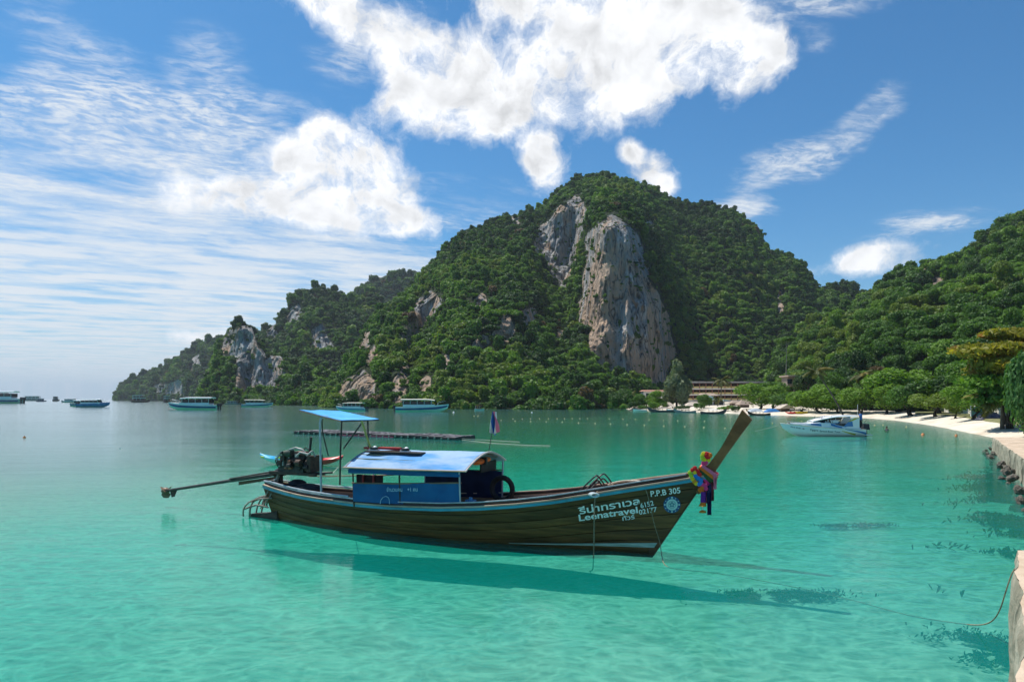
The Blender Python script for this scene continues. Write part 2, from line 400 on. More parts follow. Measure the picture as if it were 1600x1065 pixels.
# ------------------------------------------------------------------ hills
def rock_material():
    m = bpy.data.materials.new('limestone_and_undergrowth'); m.use_nodes = True; T = NT(m.node_tree)
    g = T.n('ShaderNodeNewGeometry').outputs['Position']
    k = T.n('ShaderNodeAttribute', {}, attribute_name='rock').outputs['Fac']
    st = T.map(g, (0,0,0), (0,0,0), (1,1,.16))
    n1 = T.noise(st, .16, 7.0, .65); n2 = T.noise(st, .55, 5.0, .6); n3 = T.noise(T.map(g, (0,0,0), (0,0,0), (1,1,.4)), .06, 5.0, .65)
    base = T.mix(T.mr(n1, .32, .66), (.26,.265,.27), (.66,.65,.62))
    base = T.mix(T.mr(n2, .50, .68), base, (.78,.75,.70))
    low = T.mr(T.n('ShaderNodeSeparateXYZ', {0: g}).outputs[2], 95.0, 15.0)
    base = T.mix(T.m('MULTIPLY', T.mr(T.m('ADD', n3, T.m('MULTIPLY', T.m('MULTIPLY', low, T.mr(T.n('ShaderNodeSeparateXYZ', {0: g}).outputs[0], -150.0, -80.0, .0, 1.0)), .16)), .50, .63), .8), base, (.74,.50,.32))
    base = T.mix(T.mr(T.noise(st, .7, 6.0, .65), .52, .66), base, (.10,.105,.105))
    wob = T.vm('ADD', st, T.vm('MULTIPLY', T.vm('SUBTRACT', T.n('ShaderNodeTexNoise', {'Vector': g, 'Scale': .12, 'Detail': 4.0}).outputs[1], (.5,.5,.5)), (9,9,4)))
    crk = T.n('ShaderNodeTexVoronoi', {'Vector': wob, 'Scale': .11}, feature='DISTANCE_TO_EDGE').outputs[0]
    crack = T.m('MULTIPLY', T.mr(crk, .075, .0), T.mr(n2, .35, .6))
    base = T.mix(T.m('MULTIPLY', crack, .85), base, (.07,.068,.062))
    rust = T.noise(T.map(g, (40,0,0), (0,0,0), (1,1,.12)), .22, 5.0, .65)
    base = T.mix(T.m('MULTIPLY', T.mr(rust, .56, .68), .7), base, (.50,.27,.12))
    und = T.mix(T.noise(g, .3, 5.0), (.012,.026,.008), (.045,.075,.016))
    kk = T.mr(T.m('ADD', k, T.m('MULTIPLY', T.m('SUBTRACT', T.noise(g, .22, 4.0), .5), .7)), .4, .6)
    col = T.mix(kk, und, base)
    b = T.n('ShaderNodeBump', {'Height': T.m('ADD', T.m('SUBTRACT', n1, T.m('MULTIPLY', crack, .35)), T.m('ADD', T.m('MULTIPLY', n2, .6), T.m('MULTIPLY', T.noise(T.map(g, (0,0,0), (0,0,0), (1,1,.45)), .35, 6.0, .7), .7))), 'Distance': 7.0}).outputs[0]
    T.n('ShaderNodeOutputMaterial', {0: T.n('ShaderNodeBsdfPrincipled', {'Base Color': col, 'Roughness': .9, 'Specular IOR Level': .2, 'Normal': b}).outputs[0]})
    return m
ROCK = rock_material()
def inside(U, Vv, poly):
    r = np.zeros(U.shape, bool); n = len(poly)
    for i in range(n):
        (x1, y1), (x2, y2) = poly[i], poly[(i+1) % n]
        c = ((y1 > Vv) != (y2 > Vv)); xi = (x2-x1)*(Vv-y1)/((y2-y1) if y2 != y1 else 1e-9)+x1
        r ^= c & (U < xi)
    return r
def blur(a, k, axis):
    if k < 1: return a
    w = np.exp(-.5*(np.arange(-3*k, 3*k+1)/k)**2); w /= w.sum()
    p = [(0, 0)]*a.ndim; p[axis] = (3*k, 3*k); b = np.pad(a, p, mode='edge')
    return np.apply_along_axis(lambda q: np.convolve(q, w, 'valid'), axis, b)
HILLS = {}
def hill(name, sky, base_d, crest_d, base_z, p0, p1, nu, nv, cliffs, seed, amp, lower=5.0, crag=1.0, relief=10.0):
    """a ridge seen from the bay: every column runs from its foot up to its crest and down the far side"""
    U1 = np.linspace(p0, p1, nu); hh = np.linspace(0, 1, nv)
    db = lerp_tab(base_d, U1); dc = lerp_tab(crest_d, U1)
    skl = lerp_tab(sky, U1)+lower+2.5*fbm(U1/14, 0, 0, seed+3, 3)
    bz = base_z if not isinstance(base_z, list) else lerp_tab(base_z, U1)
    bpy_ = YH+(H-bz)*FP/db
    U, Hh = np.meshgrid(U1, hh, indexing='ij')
    PY = bpy_[:, None]*(1-Hh)+skl[:, None]*Hh
    wob = 9*fbm(U/26, PY/26, 5, seed+8, 3)
    mask = np.zeros(U.shape); cliffs = [[(sum(q[0] for q in c)/len(c)+(x-sum(q[0] for q in c)/len(c))*1.07, sum(q[1] for q in c)/len(c)+(y-sum(q[1] for q in c)/len(c))*1.06) for x, y in c] for c in cliffs]
    for c in cliffs: mask = np.maximum(mask, inside(U+wob, PY+wob*.5, c).astype(float))
    mask_s = blur(blur(mask, 2, 0), 2, 1)
    w = (.55+1.5*Hh**2)*np.exp(.75*crag*fbm(U/60, PY/34, 2, seed, 4))
    w = w*(1-mask_s)+.03*mask_s
    cs = np.cumsum(w, 1); cs = (cs-cs[:, :1])/(cs[:, -1:]-cs[:, :1])
    cs = blur(cs, 8, 0)
    D = db[:, None]+(dc-db)[:, None]*cs
    X = (U-800)/FP*D; Z = H-(PY-YH)/FP*D; Y = D.copy()
    # the land's own ruggedness
    n = fbm(X/(amp*6), Y/(amp*6), Z/(amp*9), seed+21, 4)
    groove = -np.abs(fbm(X/(amp*2.2), Y/(amp*2.2), Z/(amp*14), seed+33, 4))-.55*np.abs(fbm(X/(amp*.7), Y/(amp*.7), Z/(amp*4.5), seed+43, 3))+.8*fbm(X/(amp*5), Y/(amp*5), Z/(amp*3.2), seed+47, 3)
    k = np.clip(Hh*8, 0, 1)
    big = relief*fbm(X/62, Y/62, Z/95, seed+55, 3)*(1-mask_s*.85)
    push = big+amp*(1.5*n*(1-mask_s*.5)+1.6*groove*mask_s)*k
    Y = Y-push*.9; X = X-push*.25*np.sign(X+1e-6)*.5
    nb = 14; t = np.linspace(0, 1, nb+1)[1:]
    drop = (dc-db)*.8
    Yb = Y[:, -1:]+drop[:, None]*t; Zb = Z[:, -1:]+(-2-Z[:, -1:])*(1-np.cos(t*math.pi))/2; Xb = X[:, -1:]*(Yb/Y[:, -1:])
    X, Y, Z = np.concatenate([X, Xb], 1), np.concatenate([Y, Yb], 1), np.concatenate([Z, Zb], 1)
    M = np.concatenate([mask_s, np.zeros((nu, nb))], 1)
    P = np.stack([X, Y, Z], -1)
    me = np_mesh(name, P.reshape(-1, 3), grid_faces(nu, nv+nb), ROCK, True)
    at_ = me.attributes.new('rock', 'FLOAT', 'POINT'); at_.data.foreach_set('value', M.ravel().astype(np.float32))
    o = mobj(name, me); o['kind'] = 'structure'
    HILLS[name] = (P, M, U, PY, nv)
    return o
CLIFF_MAIN = [[(919,372),(940,352),(962,342),(985,362),(1002,388),(1015,440),(1042,490),(1053,545),(1034,592),(1000,596),(975,580),(945,570),(925,545),(919,470)],
 [(872,322),(900,308),(915,318),(912,345),(902,392),(884,455),(872,440),(842,392),(850,355)],
 [(650,470),(672,456),(690,470),(668,505),(640,545),(630,548),(640,505)],[(772,528),(790,488),(810,520),(800,536)],[(812,488),(836,480),(838,498),(822,512)],[(735,540),(760,522),(768,540),(748,548)],
 [(614,606),(634,558),(643,585),(624,636),(614,632)],[(532,598),(570,580),(590,598),(574,630),(530,634)],[(556,528),(578,518),(574,548),(556,552)],[(1222,460),(1229,455),(1229,490),(1222,500)],
 [(903,475),(918,462),(918,505),(905,505)],[(868,520),(880,512),(884,540),(872,545)],[(690,560),(700,548),(704,575),(694,580)],[(1190,372),(1204,380),(1214,400),(1200,398)],[(655,600),(668,580),(672,606),(660,618)],[(575,555),(586,535),(592,560),(582,575)],[(628,520),(640,500),(644,530),(634,545)],[(745,470),(760,458),(764,478),(750,486)],[(1008,340),(1022,350),(1018,372),(1006,362)],[(700,360),(722,345),(730,352),(712,372)],[(800,338),(812,335),(812,352),(802,354)]]
hill('main_mountain', [(505,640),(525,605),(540,575),(556,545),(572,510),(600,480),(640,453),(665,424),(690,394),(720,365),(760,345),(800,331),(850,321),(872,298),(905,275),(935,269),(975,279),(1010,287),(1045,303),(1075,321),(1110,316),(1150,329),(1185,357),(1210,389),(1240,401),(1262,427),(1290,458),(1330,480),(1380,500)],
     [(505,235),(640,205),(760,193),(900,189),(980,215),(1050,300),(1120,315),(1250,300),(1380,290)],
     [(505,300),(560,360),(640,430),(760,500),(935,540),(1100,560),(1250,520),(1380,470)], [(505,-1.5),(960,-1.0),(1030,1.2),(1380,1.5)], 505, 1380, 520, 190, CLIFF_MAIN, 11, 4.0)
hill('headland', [(318,600),(335,560),(344,520),(357,500),(376,493),(392,497),(402,522),(414,540),(436,545),(455,560),(480,560),(520,580),(545,610)],
     [(300,420),(360,390),(430,330),(540,300)], [(300,470),(360,470),(430,430),(540,400)], -1.5, 316, 545, 200, 130,
     [[(368,525),(386,508),(400,520),(404,560),(394,614),(362,614),(370,570)],[(402,552),(428,536),(443,580),(438,612),(404,608)],[(346,522),(366,508),(366,555),(346,566)]], 23, 5.0, lower=12)
hill('middle_mountain', [(395,600),(402,540),(410,506),(432,494),(444,484),(454,462),(480,446),(505,446),(540,455),(565,455),(580,440),(600,470),(640,520),(680,560)],
     [(390,520),(680,480)], [(390,640),(480,700),(680,680)], -1.5, 392, 690, 220, 120,
     [[(446,487),(464,474),(468,500),(450,508)],[(412,502),(432,490),(432,528),(414,532)],[(480,515),(505,505),(515,540),(490,545)]], 37, 7.0, lower=11)
hill('rear_mountain', [(540,470),(560,447),(580,433),(610,423),(640,424),(665,432),(700,450),(760,480)],
     [(530,800),(770,800)], [(530,950),(770,950)], -1.5, 530, 770, 120, 60, [], 41, 8.0)
hill('cape', [(184,622),(190,600),(205,590),(218,588),(235,580),(255,573),(280,556),(300,544),(325,533),(350,525),(400,520),(440,540)],
     [(180,1100),(270,930),(330,800),(440,760)], [(180,1180),(270,1100),(440,1000)], -1.5, 183, 445, 170, 70,
     [[(246,602),(280,592),(288,618),(250,621)],[(300,560),(318,555),(318,580),(302,582)]], 53, 9.0, lower=3.0)
hill('right_mountain', [(1186,628),(1200,592),(1212,552),(1225,510),(1250,488),(1280,466),(1310,448),(1335,446),(1370,424),(1400,396),(1430,381),(1500,374),(1528,346),(1568,317),(1600,301),(1680,262),(1800,215),(1950,240)],
     [(1186,245),(1240,185),(1300,140),(1400,118),(1500,98),(1600,78),(1950,70)],
     [(1186,330),(1250,330),(1320,330),(1430,300),(1600,320),(1950,300)], 1.2, 1186, 1950, 380, 170,
     [[(1402,408),(1440,398),(1448,420),(1408,430)],[(1448,442),(1478,430),(1474,456),(1448,458)],[(1500,385),(1520,380),(1522,398),(1504,400)]], 67, 4.0, lower=36)
hill('saddle_ridge', [(1235,478),(1260,462),(1285,450),(1305,443),(1322,441),(1345,452),(1380,470),(1450,480)],
     [(1230,400),(1450,400)], [(1230,520),(1450,520)], 1.5, 1230, 1450, 110, 60, [], 71, 5.0)

# ------------------------------------------------------------------ beach and land behind it
SAND = pm('beach_sand', (.62,.53,.41), (.74,.66,.54), .7, .95, .03, bscale=9, contrast=(.3,.7), c3=(.50,.41,.30))
def beach_z(px, d):
    ds = np.interp(px, [p for p, _ in SHORE_D], [q for _, q in SHORE_D]); e = d-ds
    return np.where(e < 0, .05*e, np.where(e < 16, .052*e, .832+.006*(e-16)))
def make_beach():
    U = np.linspace(940, 2400, 190); e = np.concatenate([np.linspace(-12, 18, 46), np.geomspace(20, 190, 24)])
    Ug, E = np.meshgrid(U, e, indexing='ij'); ds = np.interp(Ug, [p for p, _ in SHORE_D], [q for _, q in SHORE_D])
    D = ds+E; z = beach_z(Ug, D); x = (Ug-800)/FP*D
    z = z-2.2*(1-sm(950, 1000, Ug))
    z = z+.045*fbm(x/2.2, D/2.2, 0, 9)*np.clip((E+2)/6, 0, 1)+.07*fbm(x/9, D/9, 0, 19)*np.clip((E+3)/6, 0, 1)
    o = mobj('beach', np_mesh('beach', np.stack([x, D, z], -1).reshape(-1, 3), grid_faces(*x.shape), SAND, True)); o['kind'] = 'structure'
make_beach()
def on_beach(px, e):
    ds = float(np.interp(px, [p for p, _ in SHORE_D], [q for _, q in SHORE_D])); d = ds+e
    return Vector(((px-800)/FP*d, d, float(beach_z(px, d))))
def make_lawn():
    g = pm('lawn_soil', (.10,.12,.03), (.22,.20,.09), .8, .95)
    U = np.linspace(1430, 1760, 60); Ug, E = np.meshgrid(U, np.array([0, 2.0, 4, 8, 14, 26.]), indexing='ij')
    ds = np.interp(Ug, [p for p, _ in SHORE_D], [q for _, q in SHORE_D])
    st = np.interp(Ug, [1430,1500,1570,1760], [14,17,12,16])
    D = ds+st+E+.8*fbm(Ug/18, 0, 0, 3); x = (Ug-800)/FP*D; z = beach_z(Ug, D)+.10+.03*(E > 0)
    z[:, 0] -= .16
    o = mobj('lawn', np_mesh('lawn', np.stack([x, D, z], -1).reshape(-1, 3), grid_faces(*x.shape), g, True)); o['kind'] = 'structure'
make_lawn()

# ------------------------------------------------------------------ trees
def leaf_cloud(seed, n, lumps, leaf, flat=1.0, droop=0.0, jit=.55, elong=1.5):
    """n leaf sprays over the surfaces of several lumps; returns vertices, quads"""
    r = np.random.default_rng(seed)
    C = np.array([l[:3] for l in lumps], float); R = np.array([l[3] for l in lumps], float)
    idx = r.choice(len(lumps), n*2, p=R**2/np.sum(R**2))
    d = r.normal(size=(n*2, 3)); d /= np.linalg.norm(d, axis=1)[:, None]
    d[:, 2] = np.where((d[:, 2] < -.35) & (r.random(n*2) < .7), -d[:, 2], d[:, 2])
    p = C[idx]+d*(R[idx]*r.uniform(.62, 1.18, n*2))[:, None]*np.array([1, 1, flat])
    keep = np.ones(n*2, bool)
    for c, q in zip(C, R): keep &= (np.linalg.norm((p-c)/np.array([1, 1, flat]), axis=1) > .66*q)
    p, d = p[keep][:n], d[keep][:n]
    nn = d+jit*r.normal(size=d.shape); nn /= np.linalg.norm(nn, axis=1)[:, None]
    t = np.cross(nn, r.normal(size=d.shape)); t[:, 2] -= droop; t /= np.linalg.norm(t, axis=1)[:, None]
    b = np.cross(nn, t); s = leaf*r.uniform(.6, 1.4, len(p))[:, None]
    V = np.stack([p-t*s*elong*.5, p+b*s*.5, p+t*s*elong*.5+nn*s*.15, p-b*s*.5], 1).reshape(-1, 3)
    return V, np.arange(len(V)).reshape(-1, 4)
def lumps(kind, seed):
    r = random.Random(seed); L = []
    if kind == 'round':
        L.append((0, 0, .62, .60))
        for i in range(8):
            a = r.uniform(0, 6.283); q = r.uniform(.35, .62); L.append((q*math.cos(a), q*math.sin(a), r.uniform(.35, 1.1), r.uniform(.28, .44)))
    elif kind == 'tall':
        for i in range(9):
            a = r.uniform(0, 6.283); z = r.uniform(.2, 1.7); q = r.uniform(0, .5)*(1.2-z*.4); L.append((q*math.cos(a), q*math.sin(a), z, r.uniform(.3, .48)))
    elif kind == 'umbrella':
        L.append((0, 0, .75, .42))
        for i in range(10):
            a = r.uniform(0, 6.283); q = r.uniform(.25, .85); L.append((q*math.cos(a), q*math.sin(a), .72+r.uniform(-.12, .16)-.2*q*q, r.uniform(.24, .36)))
    elif kind == 'spread':
        for i in range(13):
            a = r.uniform(0, 6.283); q = r.uniform(.0, .95)**.7; L.append((q*math.cos(a), q*math.sin(a), .25+.55*r.random()*(1.1-q*.5), r.uniform(.22, .36)))
    return L
SHAPES = ['round', 'round', 'tall', 'umbrella', 'spread', 'umbrella']
def crown_mesh(name, kind, seed, n, leaf, mat):
    V, Fq = leaf_cloud(seed, n, lumps(kind, seed), leaf, .8 if kind in ('umbrella', 'spread') else 1.0)
    return np_mesh(name, V, Fq, mat)
def trunk_mesh(name, seed, h, r0, mat, limbs=4, reach=.5, multi=1, lean=.0):
    """h = height of the trunk up to the crown; limbs fan out into a crown of radius 1"""
    r = random.Random(seed); mb = MB()
    for k in range(multi):
        a0 = 6.283*k/multi+r.random(); l = (lean if multi == 1 else .35+.35*r.random())
        top = Vector((math.cos(a0)*l*h*.6, math.sin(a0)*l*h*.6, h))
        mid = top*.5+Vector((r.uniform(-.06, .06)*h, r.uniform(-.06, .06)*h, 0))
        base = Vector((math.cos(a0), math.sin(a0), 0))*(.0 if multi == 1 else r0*.9)-Vector((0, 0, .15))
        mb.tube([base, mid, top, top+Vector((r.uniform(-.1, .1), r.uniform(-.1, .1), .55))], [r0*1.25/multi**.4, r0*.85/multi**.4, r0*.65/multi**.4, r0*.3], 7)
        for i in range(limbs):
            a = 6.283*i/limbs+r.random(); q = r.uniform(.5, 1)*reach
            mb.tube([top-Vector((0, 0, h*.08)), top+Vector((math.cos(a)*q*.5, math.sin(a)*q*.5, .28)), top+Vector((math.cos(a)*q, math.sin(a)*q, .62))], [r0*.45, r0*.28, r0*.1], 5)
    return mb.mesh(name, mat)
# sparse crowns for the far forest, kept in a collection of their own
PROTO = bpy.data.collections.new('forest crowns')
TONES = [0, 0, 1, 1, 2, 3]
CROWNS = {}
for si, sk in enumerate(SHAPES):
    base = crown_mesh('forest_crown', sk, 100+si, 950, .155, None)
    for tn in range(5):
        me = base.copy(); me.materials.append(LEAF[tn]); CROWNS[si, tn] = me
        PROTO.objects.link(bpy.data.objects.new('forest_crown_%02d' % (si*5+tn), me))
def forest_tree(name):
    ng = bpy.data.node_groups.new(name, 'GeometryNodeTree')
    ng.interface.new_socket('Geometry', in_out='INPUT', socket_type='NodeSocketGeometry')
    ng.interface.new_socket('Geometry', in_out='OUTPUT', socket_type='NodeSocketGeometry')
    N = ng.nodes; L = ng.links
    gi, go = N.new('NodeGroupInput'), N.new('NodeGroupOutput')
    ci = N.new('GeometryNodeCollectionInfo'); ci.inputs[0].default_value = PROTO; ci.inputs[1].default_value = True; ci.inputs[2].default_value = True
    ip = N.new('GeometryNodeInstanceOnPoints'); ip.inputs['Pick Instance'].default_value = True
    def attr(n, ty):
        a = N.new('GeometryNodeInputNamedAttribute'); a.data_type = ty; a.inputs[0].default_value = n; return a.outputs[0]
    er = N.new('FunctionNodeEulerToRotation')
    L.new(gi.outputs[0], ip.inputs['Points']); L.new(ci.outputs[0], ip.inputs['Instance'])
    L.new(attr('pick', 'INT'), ip.inputs['Instance Index']); L.new(attr('turn', 'FLOAT_VECTOR'), er.inputs[0]); L.new(er.outputs[0], ip.inputs['Rotation'])
    L.new(attr('size', 'FLOAT_VECTOR'), ip.inputs['Scale']); L.new(ip.outputs[0], go.inputs[0])
    return ng
FOREST_NG = forest_tree('forest scatter')
def scatter(hname, spacing, R, cull=1e9, rocky=.17):
    P, M, U, PY, nv = HILLS[hname]
    A = P[:-1, :-1]; B = P[1:, :-1]; C = P[:-1, 1:]
    area = np.linalg.norm(np.cross(B-A, C-A), axis=-1)
    m = M[:-1, :-1]; row = np.arange(area.shape[1])[None, :]
    w = area*np.where(m > .45, rocky, np.where(m > .15, .6, 1.0))*(row < nv+4)
    w = np.minimum(w, np.percentile(w[w > 0], 99.5))
    n = int(w.sum()/spacing**2)
    q = rng.choice(w.size, n, p=(w/w.sum()).ravel()); i, j = np.unravel_index(q, w.shape)
    u, v = rng.random(n)[:, None], rng.random(n)[:, None]
    p = A[i, j]*(1-u)*(1-v)+B[i, j]*u*(1-v)+C[i, j]*(1-u)*v+P[1:, 1:][i, j]*u*v
    r = R*np.exp(.42*rng.normal(size=n)-.05); r = np.minimum(r, 1.55*R); r = np.where(m[i, j] > .15, r*.5, r)
    return p, r, U[i, np.minimum(j, nv-1)], PY[i, np.minimum(j, nv-1)], m[i, j]
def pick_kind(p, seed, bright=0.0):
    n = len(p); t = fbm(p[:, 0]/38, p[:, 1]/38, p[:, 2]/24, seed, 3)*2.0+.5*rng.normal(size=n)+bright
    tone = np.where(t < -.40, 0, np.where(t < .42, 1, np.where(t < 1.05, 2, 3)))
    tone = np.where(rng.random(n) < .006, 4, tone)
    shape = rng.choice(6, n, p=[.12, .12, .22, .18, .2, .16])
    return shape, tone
def forest(name, parts, label):
    p = np.concatenate([q[0] for q in parts]); r = np.concatenate([q[1] for q in parts]); pick = np.concatenate([q[2] for q in parts])
    n = len(p); me = bpy.data.meshes.new(name); me.vertices.add(n); me.vertices.foreach_set('co', (p-np.array([0, 0, .3])*r[:, None]).astype(np.float32).ravel())
    tn = np.stack([rng.normal(0, .1, n), rng.normal(0, .1, n), rng.uniform(0, 6.28, n)], 1)
    sz = r[:, None]*np.stack([np.ones(n), np.ones(n), rng.uniform(.8, 1.25, n)], 1)
    for nm, ty, val in (('pick', 'INT', pick.astype(np.int32)), ('turn', 'FLOAT_VECTOR', tn.astype(np.float32)), ('size', 'FLOAT_VECTOR', sz.astype(np.float32))):
        a = me.attributes.new(nm, ty, 'POINT'); a.data.foreach_set('value' if ty == 'INT' else 'vector', val.ravel())
    o = mobj(name, me); md = o.modifiers.new('scatter', 'NODES'); md.node_group = FOREST_NG
    tag(o, label, 'forest', kind='stuff'); return o
def stuff_forest(name, hname, spacing, R, seed, label, bright=0.0, fill=True, zone=None):
    parts = []
    for sp, rr, bb in ((spacing, R, 0.0), (spacing*.66, R*.5, .15)):
        p, r, u, py, m = scatter(hname, sp, rr)
        b = np.full(len(p), bright+bb)
        if zone is not None: b = b+zone(u, py)
        s, t = pick_kind(p, seed, b); parts.append((p, r, s*5+t))
    print(name, sum(len(q[0]) for q in parts))
    return forest(name, parts, label)
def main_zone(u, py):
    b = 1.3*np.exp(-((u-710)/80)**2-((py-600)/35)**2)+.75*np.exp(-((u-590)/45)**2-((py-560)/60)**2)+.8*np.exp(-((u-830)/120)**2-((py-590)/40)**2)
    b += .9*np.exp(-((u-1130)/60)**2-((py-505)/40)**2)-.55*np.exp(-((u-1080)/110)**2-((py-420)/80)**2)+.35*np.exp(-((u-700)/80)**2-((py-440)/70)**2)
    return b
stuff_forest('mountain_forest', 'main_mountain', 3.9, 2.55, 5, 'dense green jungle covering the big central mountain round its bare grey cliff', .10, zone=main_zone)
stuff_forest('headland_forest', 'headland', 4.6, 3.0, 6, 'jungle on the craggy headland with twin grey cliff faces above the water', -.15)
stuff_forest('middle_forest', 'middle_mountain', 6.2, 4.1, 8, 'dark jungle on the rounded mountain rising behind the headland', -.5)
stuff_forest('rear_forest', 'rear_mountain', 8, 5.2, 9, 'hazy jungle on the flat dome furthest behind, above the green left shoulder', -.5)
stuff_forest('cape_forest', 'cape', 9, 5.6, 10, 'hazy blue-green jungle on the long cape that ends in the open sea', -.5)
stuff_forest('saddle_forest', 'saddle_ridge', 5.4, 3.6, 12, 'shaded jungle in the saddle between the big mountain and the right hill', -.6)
# the right hill is near enough to tell its trees apart
def right_hill():
    p, r, u, py, m = scatter('right_mountain', 4.2, 2.9, rocky=.03)
    d = p[:, 1]; px = 800+FP*p[:, 0]/d; pyy = YH+FP*(H-p[:, 2])/d
    r = np.minimum(r, .030*d); big = r*FP/d
    ok = (px < 1680) & (pyy < 650)
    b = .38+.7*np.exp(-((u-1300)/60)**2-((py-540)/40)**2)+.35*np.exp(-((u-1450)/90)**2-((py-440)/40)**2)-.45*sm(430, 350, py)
    s, t = pick_kind(p, 31, b)
    t = np.where((np.abs(u-1450) < 90) & (np.abs(py-550) < 40), 1, t); s = np.where((np.abs(u-1450) < 90) & (np.abs(py-550) < 40), 3, s)
    score = np.where(ok, big, -1); order = np.argsort(-score)
    near = order[:240]; far = order[240:]
    parts = [(p[far], r[far], (s*5+t)[far])]
    p2, r2, u2, py2, m2 = scatter('right_mountain', 3.6, 1.7, rocky=.05)
    s2, t2 = pick_kind(p2, 31, np.full(len(p2), .1)); parts.append((p2, r2, s2*5+t2))
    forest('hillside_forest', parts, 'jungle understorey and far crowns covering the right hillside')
    fine = {}
    for si, sk in enumerate(SHAPES):
        bm_ = crown_mesh('crown', sk, 300+si, 3000, .085, None)
        for tn in range(5):
            me = bm_.copy(); me.materials.append(LEAF[tn]); fine[si, tn] = me
    trunks = [trunk_mesh('trunk', 70+i, 1.0, .07, BARK, 4, .45, lean=.15) for i in range(4)]
    words = {0: 'deep green', 1: 'mid green', 2: 'fresh green', 3: 'olive yellow', 4: 'rust brown'}
    form = {'round': 'round', 'tall': 'tall', 'umbrella': 'flat', 'spread': 'spreading'}
    above = [(1240, 'above the hotel end'), (1300, 'above the kayaks'), (1360, 'above the coconut palm'), (1430, 'above the mid beach'), (1500, 'above the olive tree'), (1560, 'above the lawn'), (1700, 'above the almond tree')]
    ordn = ['first', 'second', 'third', 'fourth', 'fifth', 'sixth', 'seventh', 'eighth', 'ninth', 'tenth', 'eleventh', 'twelfth']
    labs = {}
    for k in near:
        R = float(r[k]); si, tn = int(s[k]), int(t[k])
        band = 'crest' if pyy[k] < 430 else 'upper slope' if pyy[k] < 500 else 'middle slope' if pyy[k] < 570 else 'foot'
        size = 'big' if big[k] > 42 else 'small' if big[k] < 26 else ''
        labs.setdefault(' '.join(('%s %s %s tree, hill %s %s' % (size, words[tn], form[SHAPES[si]], band, next(w for x, w in above if px[k] < x))).split()), []).append(k)
    lab_of = {}
    for lb, ks in labs.items():
        ks.sort(key=lambda q: px[q])
        for i, q in enumerate(ks): lab_of[q] = lb if len(ks) == 1 else lb+', %s from left' % ordn[min(i, 11)]
    for k in near:
        R = float(r[k]); si, tn = int(s[k]), int(t[k])
        o = empty('forest_tree', Vector(p[k])-Vector((0, 0, .3)), rng.uniform(0, 6.28), lab_of[k], 'tree', 'trees on the right hillside')
        up = R*rng.uniform(.25, .7)
        c = mobj('crown', fine[si, tn], o, (0, 0, up), None, (R, R, R*rng.uniform(.8, 1.1)))
        q = mobj('trunk', trunks[int(k) % 4], o, None, None, (R, R, max(up+R*.35, .5)))
right_hill()
# ------------------------------------------------------------------ sea wall (concrete bank the camera stands on)
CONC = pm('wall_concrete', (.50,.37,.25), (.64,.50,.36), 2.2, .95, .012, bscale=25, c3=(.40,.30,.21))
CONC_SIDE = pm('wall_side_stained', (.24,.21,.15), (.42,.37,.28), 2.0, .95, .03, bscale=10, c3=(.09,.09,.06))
def make_wall():
    root = empty('sea_wall', (0,0,0), 0, 'tan concrete sea wall along the right edge, its rough side dropping into the water', 'sea wall')
    rng2 = random.Random(5)
    pts = []
    for (a, b) in zip(WALL, WALL[1:]):
        n = max(2, int(math.dist(a, b)/.12))
        for i in range(n):
            t = i/n; q = (a[0]+(b[0]-a[0])*t, a[1]+(b[1]-a[1])*t); w = .05*float(fbm(q[0]*1.3, q[1]*1.3, 0, 5, 4)); pts.append((q[0]+w, q[1]-w))
    pts.append(WALL[-1])
    zt = lambda y: 1.2 if y < 10 else max(.62, 1.0-.008*(y-10))
    inner = [(p[0]+14+.2*p[1], p[1]-9) for p in pts]
    mb = MB(); mb.grid([[(q[0], q[1], zt(p[1])+.06), ((p[0]*3+q[0])/4, (p[1]*3+q[1])/4, zt(p[1])+.03), (p[0], p[1], zt(p[1])+.02*float(fbm(p[0]*3, p[1]*3, 0, 8, 3)))] for p, q in zip(pts, inner)])
    mb.build('wall_top', CONC, root)
    rows = []
    for i, p in enumerate(pts):
        a, b = pts[max(i-1,0)], pts[min(i+1,len(pts)-1)]; tx, ty = b[0]-a[0], b[1]-a[1]; l = math.hypot(tx, ty); nx, ny = -ty/l, tx/l
        rows.append([(p[0]+nx*o_, p[1]+ny*o_, z) for z, o_ in [(zt(p[1])-.002, .0)]+[(zt(p[1])*k, .03+.06*float(fbm(p[0]*2.2, p[1]*2.2, k*4, 6, 4))) for k in (.9,.75,.6,.45,.3,.15)]+[(-.1, .06), (-1.5, .12)]])
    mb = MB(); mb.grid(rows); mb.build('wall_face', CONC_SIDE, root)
    # a far cap so the wall is closed
    rk = pm('wet_rock', (.06,.055,.045), (.22,.19,.15), 3, .75, .05, bscale=8, c3=(.24,.20,.15))
    protos = []
    for s in range(5):
        mb = MB(); mb.ball((0,0,0), 1, 9, 6); me = mb.mesh('rock', rk, False)
        r = random.Random(s)
        for v in me.vertices: v.co *= r.uniform(.68, 1.12)
        protos.append(me)
    n = 0
    for k in range(70):
        t = (k+rng2.random())/70
        y = 12+28*t; x = float(np.interp(y, [12,24.1,40.2],[10.2,18.07,28.3])); 
        s = rng2.uniform(.07,.19)
        o = mobj('rock', protos[k % 5], None, (x-rng2.uniform(.0,.5), y+rng2.uniform(0,.3), rng2.uniform(-.25,.22)), (rng2.random()*3, rng2.random()*3, rng2.random()*6), (s*1.3, s, s*.75))
        o.parent = root
make_wall()
WEED_AND_DARK = pm('seaweed', (.020,.030,.012), (.055,.060,.022), 3, .9)  # shared by the wall weed and the dark patches on the bed
